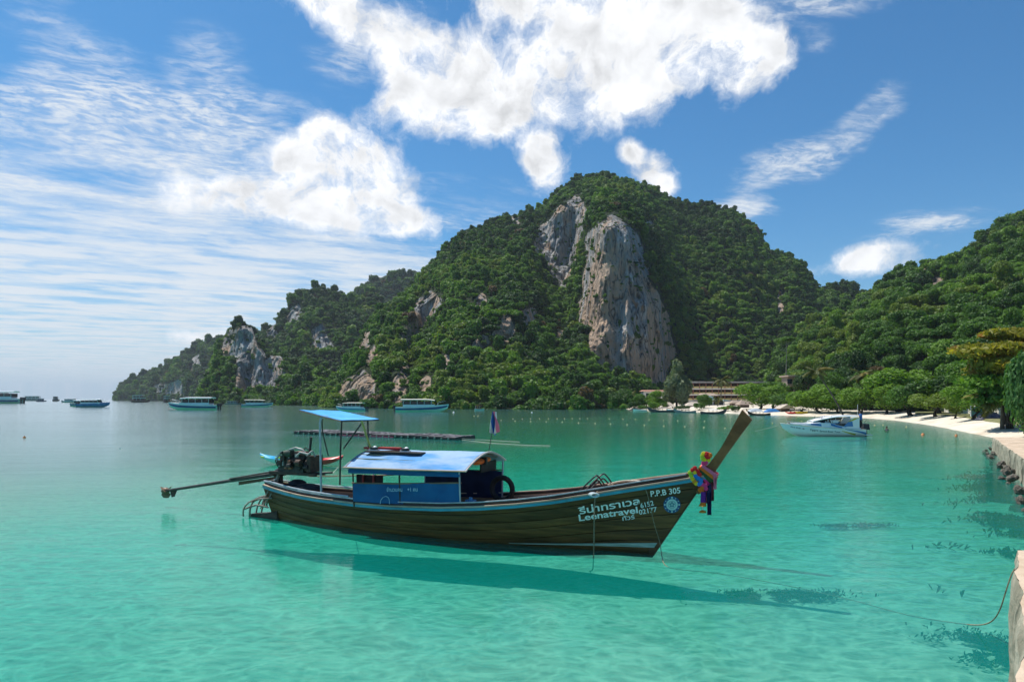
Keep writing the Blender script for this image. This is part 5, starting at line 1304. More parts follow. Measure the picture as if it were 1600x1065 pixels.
MB().box((4.32,-.34,1.80), (1.5,.20,.035)).build('board', DARKW, pk); MB().box((4.32,-.235,1.80), (1.5,.012,.05)).build('edge', TANIN, pk)
cs = on_boat('red_cushion', 'flat red cushion on the roof behind the dark plank', 'cushion')
MB().box((4.05,-.14,1.87), (.62,.16,.05), taper=.92).build('pad', pm('cushion_red', (.42,.03,.03), (.55,.06,.05), 4, .8), cs); MB().box((3.36,-.02,1.85), (.22,.10,.05)).build('end_pad', pm('cushion_red', (.42,.03,.03)), cs)
for t, lab in ((3.72,'black and white shoe at the rear end of the roof plank'),(4.58,'black and white shoe further forward on the roof plank')):
    sh = on_boat('shoe', lab, 'shoe', 'shoes left on the roof')
    mb = MB(); mb.ball((t,-.30,1.865), (.12,.05,.05), 9, 6); mb.build('upper', BLK, sh)
    mb = MB(); mb.ball((t+.03,-.30,1.90), (.05,.04,.03), 8, 5); mb.build('tongue', WHITE, sh); MB().box((t,-.30,1.832), (.25,.09,.025)).build('sole', WHITE, sh)
# ropes
def rope(name, pts, r, mat, label, world=True):
    P = [Vector(p) for p in pts]
    for _ in range(3):
        Q = [P[0]]
        for a, b in zip(P, P[1:]): Q += [a.lerp(b,.25), a.lerp(b,.75)]
        P = Q+[P[-1]]
    mb = MB(); mb.tube(P, r, 6)
    o = mb.build(name, mat, None) if world else mb.build(name, mat, None, True, 40, (BO.x,BO.y,0), (0,0,BROT))
    return tag(o, label, 'rope')
def bw(p): return Vector((BO.x+BF.x*p.x-BN.x*p.y, BO.y+BF.y*p.x-BN.y*p.y, p.z))
rope('anchor_rope', [bw(bt(958,757,.1)), bw(bt(945,762,.3)), bw(bt(934,766,.50)), bw(bt(930,772,.60)), bw(bt(928.5,800,.66)), bw(bt(928,855,.64)), at(927,880,-.15), at(926,893,-.35), at(915,889,-1.2), at(760,852,-1.3), at(640,838,-1.5)], .011, ROPED, 'thin anchor rope hanging straight down from the rail by the painted name')
mb = MB()
for k in range(5): mb.tube([bt(926+6*math.cos(a)+k, 772-3*math.sin(a)+k*.3, .60+.01*k) for a in [6.283*i/12 for i in range(13)]], .012, 5, False)
thing_mesh('rope_coil', mb, pm('white_rope', (.60,.62,.62), (.74,.76,.76), 30, .9), 'small coil of white rope tied to the rail above the painted name', 'rope')
rope('bow_rope', [bw(bt(948,764,.0)), bw(bt(975,755,.05)), bw(bt(992,751,.12)), bw(bt(1003,753,.30)), bw(bt(1011,768,.36)), bw(bt(1017,795,.36)), bw(bt(1023,822,.30)), bw(bt(1031,845,.2)), bw(bt(1034,868,.25)), at(1037,882,.02), at(1052,889,-.04), at(1120,894,-.10), at(1230,914,-.20), at(1330,936,-.25), at(1420,962,-.18), at(1500,974,-.05), at(1540,977,.10), Vector((at(1560,962,.35))), atd(1574,915,8.1), atd(1584,887,8.05), atd(1600,878,8.0), Vector((7.0,7.9,1.22))], .008, ROPED, 'long bow rope dipping into the water and climbing to the right edge wall')
sm_tube('lashing', [bt(1003,752,.30), bt(985,750,.1), bt(965,752,.0), bt(950,757,-.05)], .018, ROPE, tag(on_boat('deck_rope', 'pale rope lying in loops on the foredeck behind the ladder', 'rope')))
# ------------------------------------------------------------------ other boats
GEL = pm('gelcoat_white', (.80,.80,.80), (.86,.86,.85), 1, .25, coat=.3)
GELB = pm('gelcoat_blue', (.012,.045,.20), (.02,.07,.28), 1, .3, coat=.3)
GELM = pm('gelcoat_mid_blue', (.03,.16,.42), (.05,.22,.5), 1, .3)
SMOKE = pm('smoked_glass', (.01,.012,.016), None, rough=.1)
ENGB = pm('outboard_black', (.012,.012,.014), (.03,.03,.033), 5, .3)
CREAM = pm('cream_canopy', (.58,.52,.44), (.68,.62,.54), 2, .7)
def loft(L, B, zs_, zk_, n=22, bow=2.4, m=7, tuck=.55):
    """boat shell from stern x=-L/2 to bow x=L/2; returns rows of the two sides joined"""
    rows = []
    for i in range(n+1):
        u = i/n; x = -L/2+L*u; b = B/2*(1-max((u-.38)/.62, 0)**bow)*(.92+.08*min(u/.38, 1)); s = zs_(u); k = zk_(u)
        prof = [(1,1),(.985,.75),(.94,.5),(.80,.28),(.42,.08),(0,0)]
        L_ = [(x+(.06*L*(z)*max(u-.75,0)*4*.5), b*y, k+(s-k)*z) for y, z in prof]
        rows.append(L_+[(p[0], -p[1], p[2]) for p in L_[-2::-1]])
    return rows
def speedboat(px, py, len_px, heading, label, stripe=GELB, roof=None, L=None, canopy=(.12,.74), motors=2, group=None, lower=None, top_cap=None, deck=None):
    p = at(px, py); k = p.y/FP; L = L or len_px*k; B = L*.24
    o = empty('speedboat', p, rad(heading), label, 'speedboat', group)
    zs_ = lambda u: L*(.095+.055*u**2.2); zk_ = lambda u: -L*.012+L*.085*max(u-.72,0)**2/.0784*.9
    rows = loft(L, B, zs_, zk_); mb = MB(); mb.grid([r[::-1] for r in rows]); mb.f.append(tuple(range(len(rows[0])))); mb.build('hull', lower or GEL, o)
    def side_strip(name, z0, z1, u0, u1, mat, off=.012):
        for s in (0, -1):
            P = []
            for i in range(19):
                u = u0+(u1-u0)*i/18; j = u*22; a = int(min(j, 21)); f = j-a; r0, r1 = rows[a], rows[a+1]
                col = [Vector(r0[q]).lerp(Vector(r1[q]), f) for q in ((0,1,2,3) if s == 0 else (-1,-2,-3,-4))]
                def atz(v):
                    w = (1-v)/.25; q = min(int(w), 2); c = col[q].lerp(col[q+1], w-q); c.y += (1 if s == 0 else -1)*.006*L; return c
                P.append([atz(z0), atz((z0+z1)/2), atz(z1)])
            MB().grid(P if s == 0 else [r[::-1] for r in P]).build(name, mat, o)
    side_strip('stripe', .42, .76, 0, .985, stripe)
    MB().grid([[(r[0][0], r[0][1]*q, r[0][2]+.01-.02*(abs(q) < .5)) for q in (1,.5,0,-.5,-1)] for r in rows]).build('deck', deck or GEL, o)
    sh = zs_(.4); x0, x1 = -L/2+canopy[0]*L, -L/2+canopy[1]*L; ch = L*.135
    # cabin sides, windows, roof, posts, windscreen
    MB().box(((x0+x1)/2+.02*L,0,sh+L*.018), (x1-x0,B*.82,L*.04), taper=.97).build('coaming', GEL, o)
    MB().box(((x0+x1)/2-.02*L,0,sh+L*.065), ((x1-x0)*.9,B*.70,L*.07)).build('shade_curtain', SMOKE, o)
    mb = MB(); P = []
    for i in range(13):
        u = i/12; x = x0-.02*L+(x1-x0+.03*L)*u; w = B*.45*(1-.25*max(u-.8,0)/.2); P.append([(x, w*q, sh+ch-L*.012*abs(q)**2.5-L*.025*max(u-.8,0)/.2*.6) for q in (1,.6,0,-.6,-1)])
    mb.grid([r for r in P], L*.014); mb.build('roof', roof or GEL, o)
    n = 5
    for i in range(n):
        for s in (-1, 1):
            x = x0+.03*L+(x1-x0-.08*L)*i/(n-1); mb = MB(); mb.tube([(x,s*B*.40,sh),(x,s*B*.41,sh+ch-.02*L)], .0035*L, 5); mb.build('post', GEL, o)
    MB().add([(x1-.02*L,-B*.38,sh+.03*L),(x1-.02*L,B*.38,sh+.03*L),(x1-.07*L,B*.34,sh+ch-.02*L),(x1-.07*L,-B*.34,sh+ch-.02*L),(x1-.03*L,-B*.38,sh+.03*L),(x1-.03*L,B*.38,sh+.03*L),(x1-.08*L,B*.34,sh+ch-.02*L),(x1-.08*L,-B*.34,sh+ch-.02*L)], [(0,1,2,3),(7,6,5,4),(0,4,5,1),(1,5,6,2),(2,6,7,3),(3,7,4,0)]).build('windscreen', SMOKE, o, False)
    for i in range(motors):
        y = B*.5*((i+.5)/motors-.5)*1.5
        q = MB().box((-L/2-.025*L,y,L*.10), (.055*L,.035*L,.055*L), taper=.8).build('outboard', ENGB, o)
        MB().box((-L/2-.022*L,y,L*.03), (.022*L,.018*L,.10*L)).build('leg', ENGB, q)
    mb = MB(); mb.tube([(L*.30,B*.20,zs_(.8)),(L*.32,B*.20,zs_(.8)+.05*L),(L*.46,0,zs_(.97)+.06*L),(L*.32,-B*.20,zs_(.8)+.05*L),(L*.30,-B*.20,zs_(.8))], .003*L, 5); mb.build('bow_rail', PIPE, o)
    return o
G_ = 'white and blue speedboats moored in the bay'
speedboat(303, 640, 79, 176, 'white speedboat with navy side panel, bow to the left, moored in front of the headland', group=G_)
speedboat(402, 635.5, 46, 4, 'white and blue speedboat right of the low grey boat, below the middle mountain', group=G_, roof=CREAM)
speedboat(549, 642, 54, 160, 'white speedboat partly hidden behind the blue stern awning', group=G_, roof=CREAM, stripe=GELM)
speedboat(659, 643, 80, 3, 'white speedboat with cream roof and blue band, bow to the right, above the black pontoon', group=G_, roof=CREAM)
speedboat(-6, 630, 76, 184, 'navy sided speedboat cut by the left edge of the picture', group=G_, lower=GEL)
# raft of boats lying side by side with their sterns towards the left
for i in range(4):
    px = 117+i*5.2; py = 634.6+i*.35
    speedboat(px+14, py, 40 if i < 3 else 52, -6, ['furthest of four speedboats rafted side by side at the left','second furthest of the four rafted speedboats','third of the four rafted speedboats, next to the blue one','nearest of the four rafted speedboats, blue hull with an orange patch'][i], stripe=GELM if i == 3 else GELB, lower=GEL if i < 3 else GELM, roof=GEL, group='speedboats rafted together')
speedboat(112, 628.5, 26, 10, 'small white boat peeping out behind the rafted speedboats', roof=GEL)
def tour_boat(px, py, len_px, h_px, heading, label, hullm, cabm, roofm, decks=1, name='tour_boat', bays=6):
    p = at(px, py); k = p.y/FP; L = len_px*k; h = h_px*k; B = L*.30
    o = empty(name, p, rad(heading), label, 'boat')
    zs_ = lambda u: h*(.28+.10*(2*u-1)**2); zk_ = lambda u: -.05*h+h*.12*max(u-.75,0)*4
    rows = loft(L, B, zs_, zk_, 16); mb = MB(); mb.grid([r[::-1] for r in rows]); mb.f.append(tuple(range(len(rows[0])))); mb.build('hull', hullm, o)
    MB().grid([[(r[0][0], r[0][1]*q, r[0][2]-.02) for q in (1,0,-1)] for r in rows]).build('deck', WOOD, o)
    x0, x1 = -L*.40, L*.22; z = h*.28
    for d in range(decks):
        dh = h*.62/decks
        MB().box(((x0+x1)/2,0,z+dh*.45), ((x1-x0)*.92,B*.62,dh*.9)).build('cabin', cabm, o)
        MB().box(((x0+x1)/2,0,z+dh), ((x1-x0)*1.08,B*.92,h*.06)).build('roof', roofm, o)
        for i in range(bays):
            x = x0+(x1-x0)*(i+.5)/bays
            for s in (-1, 1):
                MB().box((x,s*B*.315,z+dh*.55), ((x1-x0)/bays*.6,.02*B,dh*.45)).build('window', GLASS, o)
                if i % 2 == 0: MB().box((x-(x1-x0)/bays*.5,s*B*.42,z+dh*.5), (.03*L*.4,.03*L*.4,dh)).build('post', WHITE, o)
        z += dh; x1 -= L*.08
    return o
RB = pm('red_brown_boat', (.12,.035,.03), (.20,.06,.05), 2, .6); GRYB = pm('grey_green_boat', (.16,.22,.24), (.24,.30,.32), 2, .5); NAVY = pm('navy_boat', (.02,.05,.12), (.03,.08,.17), 2, .5); DKB = pm('dark_boat', (.03,.035,.045), (.06,.065,.08), 2, .5)
tour_boat(220, 628.4, 26, 12, 8, 'red brown two deck boat in front of the cape, left of its twin', RB, RB, WHITE, 2)
tour_boat(262, 628.6, 15, 11, 80, 'red brown boat seen end on between the cape and the headland', RB, RB, WHITE, 2)
tour_boat(4, 626.5, 20, 14, 170, 'brown roofed boat behind the speedboat at the left edge', RB, RB, pm('brown_roof', (.16,.07,.05), (.22,.1,.07), 2, .7), 1)
tour_boat(46, 626.0, 36, 8, 175, 'long low grey green ferry on the horizon at the left', GRYB, GRYB, WHITE, 2)
tour_boat(65, 627.2, 14, 5.5, 5, 'small navy blue boat on the horizon beside the grey ferry', NAVY, NAVY, WHITE, 1)
tour_boat(88, 626.6, 12, 8, 80, 'dark boat seen end on near the horizon, left of the rafted speedboats', DKB, DKB, DKB, 2)
tour_boat(366, 631.5, 26, 6, 4, 'low grey boat with a red bow between two white speedboats', GRYB, GRYB, pm('tan_roof', (.42,.36,.28), (.5,.44,.36), 2, .7), 1)
tour_boat(749, 641.4, 15, 9, 6, 'small boat with orange red load near the shore behind the flag', pm('pale_boat', (.55,.55,.55), (.65,.65,.64), 2, .6), pm('orange_load', (.50,.12,.05), (.6,.2,.08), 3, .7), pm('red_canopy', (.42,.07,.05), (.5,.1,.07), 3, .7), 1, bays=3)
def small_longtail(p, L, heading, label, roofm, hullm=None):
    o = empty('small_longtail_boat', p, heading, label, 'boat')
    h = L*.065
    zs_ = lambda u: h*(1+3.6*max(u-.6,0)**2*4+.5*max(.2-u,0)*5); zk_ = lambda u: -.12+h*3.0*max(u-.8,0)*2.5*max(u-.8,0)*5
    rows = loft(L, L*.15, zs_, zk_, 18); mb = MB(); mb.grid([r[::-1] for r in rows]); mb.build('hull', hullm or DARKW, o)
    MB().grid([[(r[0][0], r[0][1]*q, r[0][2]-.12) for q in (1,0,-1)] for r in rows]).build('deck', TAN, o)
    mb = MB(); e = rows[-1][0]; mb.prism([(e[0]-.15,-.06,e[2]-.2),(e[0]+.15,-.06,e[2]-.15),(e[0]+L*.06,-.06,e[2]+L*.075),(e[0]+L*.04,-.06,e[2]+L*.08)], (0,.12,0)); mb.build('prow', PROWW, o, False)
    P = [[(-L*.2+L*.34*i/8, L*.07*q, h+L*.105-L*.025*q*q) for q in (1,.5,0,-.5,-1)] for i in range(9)]
    MB().grid(P, .03).build('canopy', roofm, o)
    for x in (-L*.19, -L*.03, L*.13):
        for s in (-1, 1): mb = MB(); mb.tube([(x,s*L*.066,h*.8),(x,s*L*.066,h+L*.085)], .03, 5); mb.build('post', WOOD, o)
    return o
WCAN = pm('white_canopy', (.60,.60,.58), (.70,.70,.68), 2, .7)
small_longtail(at(1034,643.4), 42*158/FP, rad(176), 'dark hulled boat at the far beach below the small thatched hut', PALER, DKB)
small_longtail(at(1070,644.2), 34*152/FP, rad(178), 'green grey boat at the far beach below the wide shelter', PALER, GRYB)
small_longtail(at(1115,646.0), 40*140/FP, rad(2), 'dark long boat with raised prow on the right at the far beach', WCAN, DKB)
small_longtail(at(1186,648.3), 34*128/FP, rad(178), 'boat drawn up by the grey tarpaulin, partly behind the prow tip', WCAN)
for px, lab in ((1000,'pale dinghy under the white umbrellas at the far beach'),(1052,'small white dinghy between the two dark boats at the far beach')):
    p = at(px, 642.2); o = empty('dinghy', p, rad(170), lab, 'dinghy'); rows = loft(3.2, 1.3, lambda u: .35+.2*u*u, lambda u: -.05+.2*max(u-.7,0), 10)
    mb = MB(); mb.grid([r[::-1] for r in rows]); mb.build('hull', GEL, o); MB().grid([[(r[0][0], r[0][1]*q*.9, r[0][2]-.1) for q in (1,0,-1)] for r in rows]).build('deck', WOOD, o)

# white cabin speedboat off the beach
def cabin_speedboat():
    p = at(1284, 680.5); k = p.y/FP; L = 124*k
    o = empty('cabin_speedboat', p, rad(181), 'white cabin speedboat with blue and yellow swooshes anchored off the beach', 'speedboat')
    B = L*.27; zs_ = lambda u: L*(.085+.075*u**1.6); zk_ = lambda u: -L*.02+L*.12*max(u-.70,0)**2/.09
    rows = loft(L, B, zs_, zk_, 26, 2.2); mb = MB(); mb.grid([r[::-1] for r in rows]); mb.f.append(tuple(range(len(rows[0])))); mb.build('hull', GEL, o)
    MB().grid([[(r[0][0], r[0][1]*q, r[0][2]+.02*(1-q*q)) for q in (1,.5,0,-.5,-1)] for r in rows]).build('deck', GEL, o)
    def sp(u, v, off=.012, side=1):
        j = min(max(u,0),.999)*26; a = int(j); f = j-a; w = (1-v)/.25; q = min(int(w), 2)
        ids = (0,1,2,3) if side > 0 else (-1,-2,-3,-4)
        c0 = Vector(rows[a][ids[q]]).lerp(Vector(rows[a][ids[q+1]]), w-q); c1 = Vector(rows[a+1][ids[q]]).lerp(Vector(rows[a+1][ids[q+1]]), w-q)
        c = c0.lerp(c1, f); c.y += off*side; return c
    for side in (1, -1):
        def band(name, pts, mat):
            P = [[sp(u, v0, .014, side), sp(u, (v0+v1)/2, .016, side), sp(u, v1, .014, side)] for u, v0, v1 in pts]
            MB().grid(P if side > 0 else [r[::-1] for r in P]).build(name, mat, o)
        n = 14
        band('blue_swoosh', [(.0+.27*i/n, .30+.62*(i/n)**.6, .62+.34*(i/n)**.6) for i in range(n+1)], GELM)
        band('yellow_swoosh', [(.13+.18*i/n, .26+.46*(i/n), .48+.30*(i/n)) for i in range(n+1)], pm('swoosh_yellow', (.55,.46,.03), None, rough=.3))
        band('rub_rail', [(i/20, .955, .995) for i in range(21)], pm('rail_lime', (.45,.52,.20), None, rough=.4))
    # raised deck sides, cuddy and windscreen
    def hump(u): return L*(.018+.055*math.exp(-((u-.50)/.20)**2))
    P = []
    for i in range(31):
        u = .06+.86*i/30; r = rows[int(u*26)]; b = abs(r[0][1])*.90; x = -L/2+L*u; s = zs_(u); hh = hump(u)
        P.append([(x, b, s), (x, b*.93, s+hh*.75), (x, b*.70, s+hh), (x, 0, s+hh*1.05), (x, -b*.70, s+hh), (x, -b*.93, s+hh*.75), (x, -b, s)])
    MB().grid([r for r in P]).build('cuddy', GEL, o)
    for side in (1, -1):
        for u0, u1, d in ((.30,.44,.35),(.56,.68,.5)):
            Q = [[(-L/2+L*u, side*(abs(rows[int(u*26)][0][1])*.905), zs_(u)+hump(u)*(.10+.4*(1-(u-u0)/(u1-u0)) if False else .15+.25*((u-u0)/(u1-u0)))), (-L/2+L*u, side*(abs(rows[int(u*26)][0][1])*.86), zs_(u)+hump(u)*(.50+.3*((u-u0)/(u1-u0))))] for u in [u0+(u1-u0)*i/6 for i in range(7)]]
            MB().grid(Q, .02).build('side_flash', GELM, o)
    Q = []
    for i in range(9):
        a = math.pi*(i/8); Q.append([(L*.02+L*.10*math.sin(a), B*.40*math.cos(a), zs_(.5)+L*.055), (-L*.03+L*.07*math.sin(a), B*.34*math.cos(a), zs_(.5)+L*.115)])
    MB().grid(Q, .02).build('windscreen', SMOKE, o)
    MB().box((-L*.17,0,zs_(.3)+L*.03), (L*.34,B*.74,L*.05)).build('cockpit', pm('cockpit_dark', (.04,.03,.03), (.08,.06,.05), 4, .8), o)
    P = []
    for i in range(19):
        u = i/18; x = L*.15-L*.55*u; z = zs_(.4)+L*(.075+.080*math.sin(math.pi*min(u*.62+.04,.5)*1.0)-.006*u); w = B*(.30+.12*min(u*3,1)); P.append([(x, w*q, z-L*.012*q*q) for q in (1,.6,0,-.6,-1)])
    MB().grid([r for r in P][::-1], .06).build('hardtop', GEL, o)
    for s in (-1, 1):
        MB().prism([(-L*.42,s*B*.42,zs_(.1)+.0),(-L*.25,s*B*.42,zs_(.2)+.02*L),(-L*.33,s*B*.42,zs_(.3)+L*.135),(-L*.42,s*B*.42,zs_(.3)+L*.14)], (0,-s*.05,0)).build('arch', GEL, o, False)
        MB().prism([(-L*.34,s*B*.425,zs_(.1)+.035*L),(-L*.22,s*B*.425,zs_(.2)+.03*L),(-L*.28,s*B*.425,zs_(.3)+L*.085),(-L*.33,s*B*.425,zs_(.3)+L*.09)], (0,-s*.03,0)).build('arch_blue', GELM, o, False)
        MB().prism([(-L*.33,s*B*.43,zs_(.3)+.095*L),(-L*.26,s*B*.43,zs_(.2)+.085*L),(-L*.36,s*B*.43,zs_(.3)+L*.13),(-L*.42,s*B*.43,zs_(.3)+L*.135)], (0,-s*.03,0)).build('arch_yellow', pm('swoosh_yellow', (.55,.46,.03)), o, False)
    for x in (.06,-.06,-.18):
        for s in (-1,1): mb = MB(); mb.tube([(L*x,s*B*.36,zs_(.45)+.03*L),(L*(x-.02),s*B*.36,zs_(.4)+L*.148)], .018, 5); mb.build('post', ENGB, o)
    for y in (-.22, .05):
        q = MB().box((-L/2-.05*L,B*y,L*.115), (.075*L,.07*L,.075*L), taper=.8).build('outboard', ENGB, o); MB().box((-L/2-.045*L,B*y,L*.02), (.03*L,.025*L,.14*L)).build('leg', ENGB, q)
    MB().box((-L/2-.04*L,0,.10), (.09*L,B*.8,.06)).build('swim_step', GEL, o)
    mb = MB(); mb.tube([(L*.2,B*.3,zs_(.7)+.03*L),(L*.45,B*.05,zs_(.95)+.035*L),(L*.45,-B*.05,zs_(.95)+.035*L),(L*.2,-B*.3,zs_(.7)+.03*L)], .014, 5); mb.build('bow_rail', PIPE, o)
    MB().box((L*.30,0,zs_(.8)+hump(.8)), (.10*L,.10*L,.02), taper=.8).build('hatch', SMOKE, o)
    mb = MB(); mb.tube([(-L*.44,.2,zs_(.3)+.1*L),(-L*.44,.2,zs_(.3)+.30*L)], .014, 5); mb.build('aerial', WHITE, o)
    ink = pm('dark_lettering', (.03,.08,.10), None, rough=.5)
    # the side that faces the camera is the boat's own port (+y) side when it points left
    def pr(u0, u1, v0, hgt):
        def f(a, b): return sp(u0+(u1-u0)*a, v0+hgt*b, .02, 1)
        return f
    for s, u0, u1, v0, hg in (('Tippra', .70,.60,.60,.16),('Speed Boat', .585,.42,.56,.15),('Tour', .405,.33,.56,.15),('PHI PHI 18', .90,.76,.66,.12)):
        me = text_mesh(s, .01); xs = [v.co.x for v in me.vertices]; f = pr(u0, u1, v0, hg)
        for v in me.vertices: v.co = f((v.co.x-min(xs))/(max(xs)-min(xs)), v.co.y/.7)
        me.materials.append(ink); mobj('lettering', me, o)
    return o, L, zs_
csb, CL, czs = cabin_speedboat()
speedboat(1298, 664.5, 62, 178, 'grey canopied speedboat lying just behind the white cabin speedboat', roof=pm('grey_canopy', (.38,.38,.40), (.48,.48,.5), 2, .6), stripe=GELM)

# ------------------------------------------------------------------ people
SKIN = pm('skin', (.24,.12,.07), (.30,.16,.10), 8, .6)
def person(loc, rz, h, pose, label, torso, legs, hair=True):
    o = empty('person', loc, rz, label, 'person')
    s = h/1.72
    V, E_, R_ = [], [], []
    def add(p, r, par):
        V.append(tuple(q*s for q in p)); R_.append(r*s)
        if par is not None: E_.append((par, len(V)-1))
        return len(V)-1
    pel = add((0,0,.92), .115, None); ch = add((.02,0,1.30), .125, pel); nk = add((.03,0,1.47), .055, ch); hd = add((.05,0,1.60), .088, nk); add((.05,0,1.68), .075, hd)
    for sd in (1, -1):
        sh = add((.02,.18*sd,1.40), .055, ch); el = add((.06+.05*sd,.25*sd,1.14), .042, sh); wr = add((.20,.20*sd,.96), .032, el); add((.26,.18*sd,.91), .035, wr)
        if pose == 'stand':
            hp_ = add((0,.09*sd,.86), .088, pel); kn = add((.05*sd,.11*sd,.48), .06, hp_); an = add((.0,.12*sd,.09), .042, kn); add((.13,.13*sd,.04), .038, an)
    me = bpy.data.meshes.new('body'); me.from_pydata(V, E_, []); me.update()
    b = mobj('body', me, o); md = b.modifiers.new('skin', 'SKIN'); md.use_smooth_shade = True
    for i, r in enumerate(R_): me.skin_vertices[0].data[i].radius = (r, r)
    me.skin_vertices[0].data[0].use_root = True
    b.modifiers.new('smooth', 'SUBSURF').levels = 1; b.modifiers[-1].render_levels = 1
    me.materials.append(SKIN)
    mb = MB(); mb.tube([(0,0,.88*s),(.01*s,0,1.05*s),(.02*s,0,1.28*s),(.02*s,0,1.42*s),(.03*s,0,1.47*s)], [.145*s,.145*s,.165*s,.14*s,.06*s], 12)
    for v in range(len(mb.v)): mb.v[v] = (mb.v[v][0], mb.v[v][1]*1.18, mb.v[v][2])
    for sd in (1,-1): mb.tube([(.02*s,.15*sd*s,1.40*s),(.05*s,.24*sd*s,1.20*s)], [.075*s,.062*s], 8)
    mb.build('shirt', torso, o)
    if pose == 'stand':
        mb = MB(); mb.tube([(0,0,.98*s),(0,0,.84*s)], [.15*s,.155*s], 10)
        for sd in (1,-1): mb.tube([(0,.09*sd*s,.88*s),(.05*sd*s,.11*sd*s,.48*s),(0,.12*sd*s,.14*s)], [.105*s,.078*s,.06*s], 8)
        mb.build('trousers', legs, o)
    mb = MB(); mb.ball((.03*s,0,1.66*s), (.095*s,.09*s,.085*s), 10, 6); mb.build('hair', pm('black_hair', (.012,.010,.010), None, rough=.6), o)
    for sd in (1,-1): MB().ball((.13*s,.035*sd*s,1.63*s), .012*s, 6, 4).build('eye', pm('eye_dark', (.02,.015,.01), None, rough=.3), o)
    return o
p = csb.matrix_basis @ Vector((-CL*.475, .25, czs(0)+.02))
person(p, rad(150), 1.45, 'stand', 'person in blue shirt and dark trousers standing on the white cabin speedboat stern', pm('shirt_blue', (.04,.14,.42), (.06,.2,.5), 5, .8), pm('trousers_dark', (.015,.015,.02), None, rough=.8))
for i, (x, y) in enumerate(((-.05,.25),(-.11,-.1))):
    person(csb.matrix_basis @ Vector((CL*x, y, czs(.4)-.62)), rad(170), 1.35, 'sit', ['person in a dark shirt seated behind the windscreen of the white cabin speedboat','person in a brown shirt seated under the hardtop, nearer the stern'][i], [pm('shirt_dark', (.03,.03,.04), None, rough=.8), pm('shirt_brown', (.20,.09,.05), None, rough=.8)][i], None)
q = at(1386, 671); person(q+Vector((0,0,-1.36)), rad(200), 1.70, 'float', 'person swimming with only head and shoulders out of the water near the beach', pm('shirt_swim', (.10,.05,.07), None, rough=.7), None)

# ------------------------------------------------------------------ floats, pontoon, kayaks
def buoy_mesh(r, mat):
    mb = MB(); mb.lathe([(.0,-r*.9),(r*.7,-r*.5),(r,0),(r*.8,r*.5),(r*.3,r*.85),(r*.16,r*1.25),(.0,r*1.3)], 8); return mb.mesh('buoy', mat)
BY = pm('buoy_yellow', (.52,.45,.20), None, rough=.5); BWt = pm('buoy_white', (.72,.72,.68), None, rough=.5); BO_ = pm('buoy_orange', (.62,.20,.05), None, rough=.5)
bmY, bmW, bmO = buoy_mesh(.10, BY), buoy_mesh(.115, BWt), buoy_mesh(.12, BO_)
near_row = [(783,656.5),(805,657.6),(829,658.5),(853.5,658.8),(878.5,659.2),(904,660.6),(930,661.5),(954,662.2),(980,663.3),(1007,664.4),(1037.5,665.7),(1070,666.6),(1100,667.6),(1133,669)]
far_row = [(801.5,654.2),(816,654.3),(829,654.0),(843,654.0),(857,654),(870.5,654),(882,653.9),(894,653.8),(906,653.8),(918,653.8),(952,654.2),(973.5,654.6),(993,655),(1014.5,655.6),(1037,656.4),(1059,657),(1080,657.4),(1101,658)]
shore_row = [(1207,661),(1253,658),(1352,663),(1367,664.5),(1380,664.2),(1416,667)]
ORD = ['first','second','third','fourth','fifth','sixth','seventh','eighth','ninth','tenth','eleventh','twelfth','thirteenth','fourteenth','fifteenth','sixteenth','seventeenth','eighteenth']
for i, (px, py) in enumerate(near_row):
    o = mobj('buoy', bmY, None, at(px, py)); o['label'] = 'small yellow float in the nearer long line, %s from the left' % ORD[i]; o['category'] = 'buoy'; o['group'] = 'floats in the nearer line'
for i, (px, py) in enumerate(far_row):
    o = mobj('buoy', bmY, None, at(px, py)); o['label'] = 'small yellow float in the further long line, %s from the left' % ORD[i]; o['category'] = 'buoy'; o['group'] = 'floats in the further line'
for i, (px, py) in enumerate(shore_row):
    o = mobj('buoy', bmY, None, at(px, py)); o['label'] = 'small yellow float near the beach beside the cabin speedboat, %s from the left' % ORD[i]; o['category'] = 'buoy'; o['group'] = 'floats off the beach'
for px, py, me, lab, s in ((709,644.5,bmW,'round white mooring buoy right of the cream roofed speedboat',2.4),(741,650,bmY,'yellow float left of its neighbour below the orange boat',1.4),(747,649.8,bmY,'yellow float right of its neighbour below the orange boat',1.4),(831,644.5,bmW,'white mooring buoy near the foot of the mountain',1.8),(38,683.5,bmO,'lone small orange buoy in the grey water at the far left',1.0),(187,700,bmW,'tiny white buoy in the open water left of the propeller',.6),(1442,679,bmO,'orange buoy in the shallows off the beach, left of its twin',1.2),(1494,680.5,bmO,'orange buoy close to the beach end, right of its twin',1.0),(264,638.8,bmO,'dark mooring buoy at the bow of the speedboat below the headland',1.4)):
    o = mobj('buoy', me, None, at(px, py), None, (s, s, s)); tag(o, lab, 'buoy')
for row, lab in ((near_row,'thin line joining the nearer row of yellow floats'),(far_row,'thin line joining the further row of yellow floats')):
    rope('float_line', [at(px, py, -.01)+Vector((0,0,.012)) for px, py in row], .006, ROPED, lab)
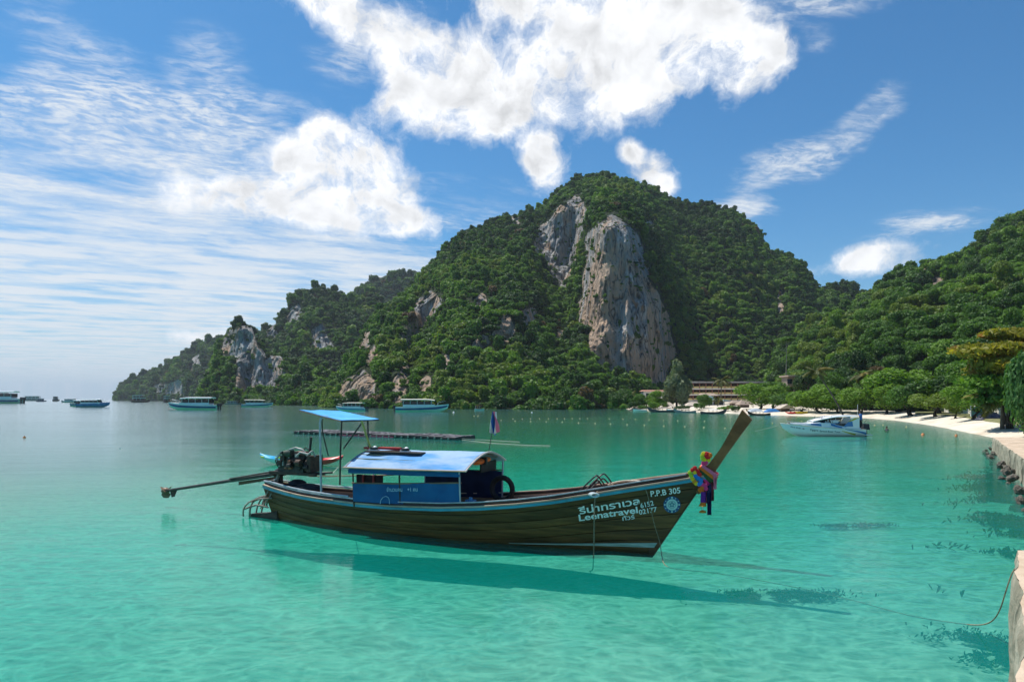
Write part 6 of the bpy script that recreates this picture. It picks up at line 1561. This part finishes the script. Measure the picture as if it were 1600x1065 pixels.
def pontoon():
    a, b = at(459, 677.5), at(712, 687.5); L = (b-a).length; n = 27; w = L/n
    o = empty('pontoon', a, math.atan2(b.y-a.y, b.x-a.x), 'long floating pontoon of dark plastic cubes anchored behind the boat', 'pontoon')
    top = pm('pontoon_top_grey', (.13,.125,.135), (.24,.23,.24), 3, .6); side = pm('pontoon_black', (.008,.008,.010), (.05,.045,.045), 7, .6)
    mb = MB(); c = w*.47
    mb.add([(-c,-c,-.25),(c,-c,-.25),(c,c,-.25),(-c,c,-.25),(-c,-c,.20),(c,-c,.20),(c,c,.20),(-c,c,.20),(-c*.86,-c*.86,.27),(c*.86,-c*.86,.27),(c*.86,c*.86,.27),(-c*.86,c*.86,.27)], [(0,1,5,4),(1,2,6,5),(2,3,7,6),(3,0,4,7),(4,5,9,8),(5,6,10,9),(6,7,11,10),(7,4,8,11),(8,9,10,11)])
    me = mb.mesh('float_cube', side, False); me.materials.append(top)
    for i, p_ in enumerate(me.polygons): p_.material_index = 1 if i == 8 else 0
    r = random.Random(3)
    for i in range(n):
        for j in range(4): mobj('float_cube', me, o, (w*(i+.5), w*(j+.5)-.02, r.uniform(-.03,.03)+.03*math.sin(i*.7)), (r.uniform(-.03,.03), r.uniform(-.03,.03), 0))
    lug = MB().box((0,0,0), (.10,.10,.14)).mesh('lug', pm('lug_pale', (.34,.30,.24), (.46,.40,.32), 6, .7))
    for i in range(n): mobj('lug', lug, o, (w*i+.02, -.05, .10+r.uniform(-.04,.04)))
    MB().box((w*13.2,-.06,.02), (w*9,.08,.10)).build('red_fender', pm('pink_fender', (.48,.06,.12), (.58,.1,.18), 3, .6), o)
pontoon()
rope('pontoon_rope', [at(722,687,.05), at(745,689.5), at(768,692), at(800,694), at(830,695.5), at(860,696)], .02, ROPE, 'pale floating rope trailing from the right end of the pontoon')
rope('pontoon_line', [at(722,685,.1), at(750,686.5), at(785,688.5), at(812,690)], .016, ROPE, 'second thin rope trailing from the pontoon, above the first')
rope('mooring_line', [atd(1217,664,56)+Vector((0,0,0)), at(1200,669,.25), at(1180,673,0)], .012, ROPE, 'mooring line from the bow of the white cabin speedboat to the water')
kayak(at(450,726)+Vector((0,0,.14)), rad(163), 3.0, K_WHITE, K_BLUE, 'white and blue kayak with lime end floating behind the boat engine', K_LIME)
kayak(at(489,727)+Vector((0,0,.13)), rad(-10), 2.9, K_RED, K_RED, 'red kayak floating behind the stern of the long boat, beside the blue one', K_RED)
rope('kayak_line', [at(531,727,.25), at(527,731,.12), bw(bt(520,739,-.3))], .01, ROPE, 'short line tying the red kayak to the boat')

# ------------------------------------------------------------------ air
def make_haze():
    m = bpy.data.materials.new('sea_haze'); m.use_nodes = True; T = NT(m.node_tree)
    v = T.n('ShaderNodeVolumePrincipled', {'Color': (.80,.90,1.0,1), 'Density': HAZE, 'Anisotropy': .1}).outputs[0]
    T.n('ShaderNodeOutputMaterial', {1: v})
    mb = MB(); mb.box((0, 6000, 142.5), (18200, 18200, 320)); o = mb.build('haze', m, smooth=False)
    tag(o, 'thin sea haze that pales the far cape', 'haze', kind='stuff')
HAZE = .00011
make_haze()
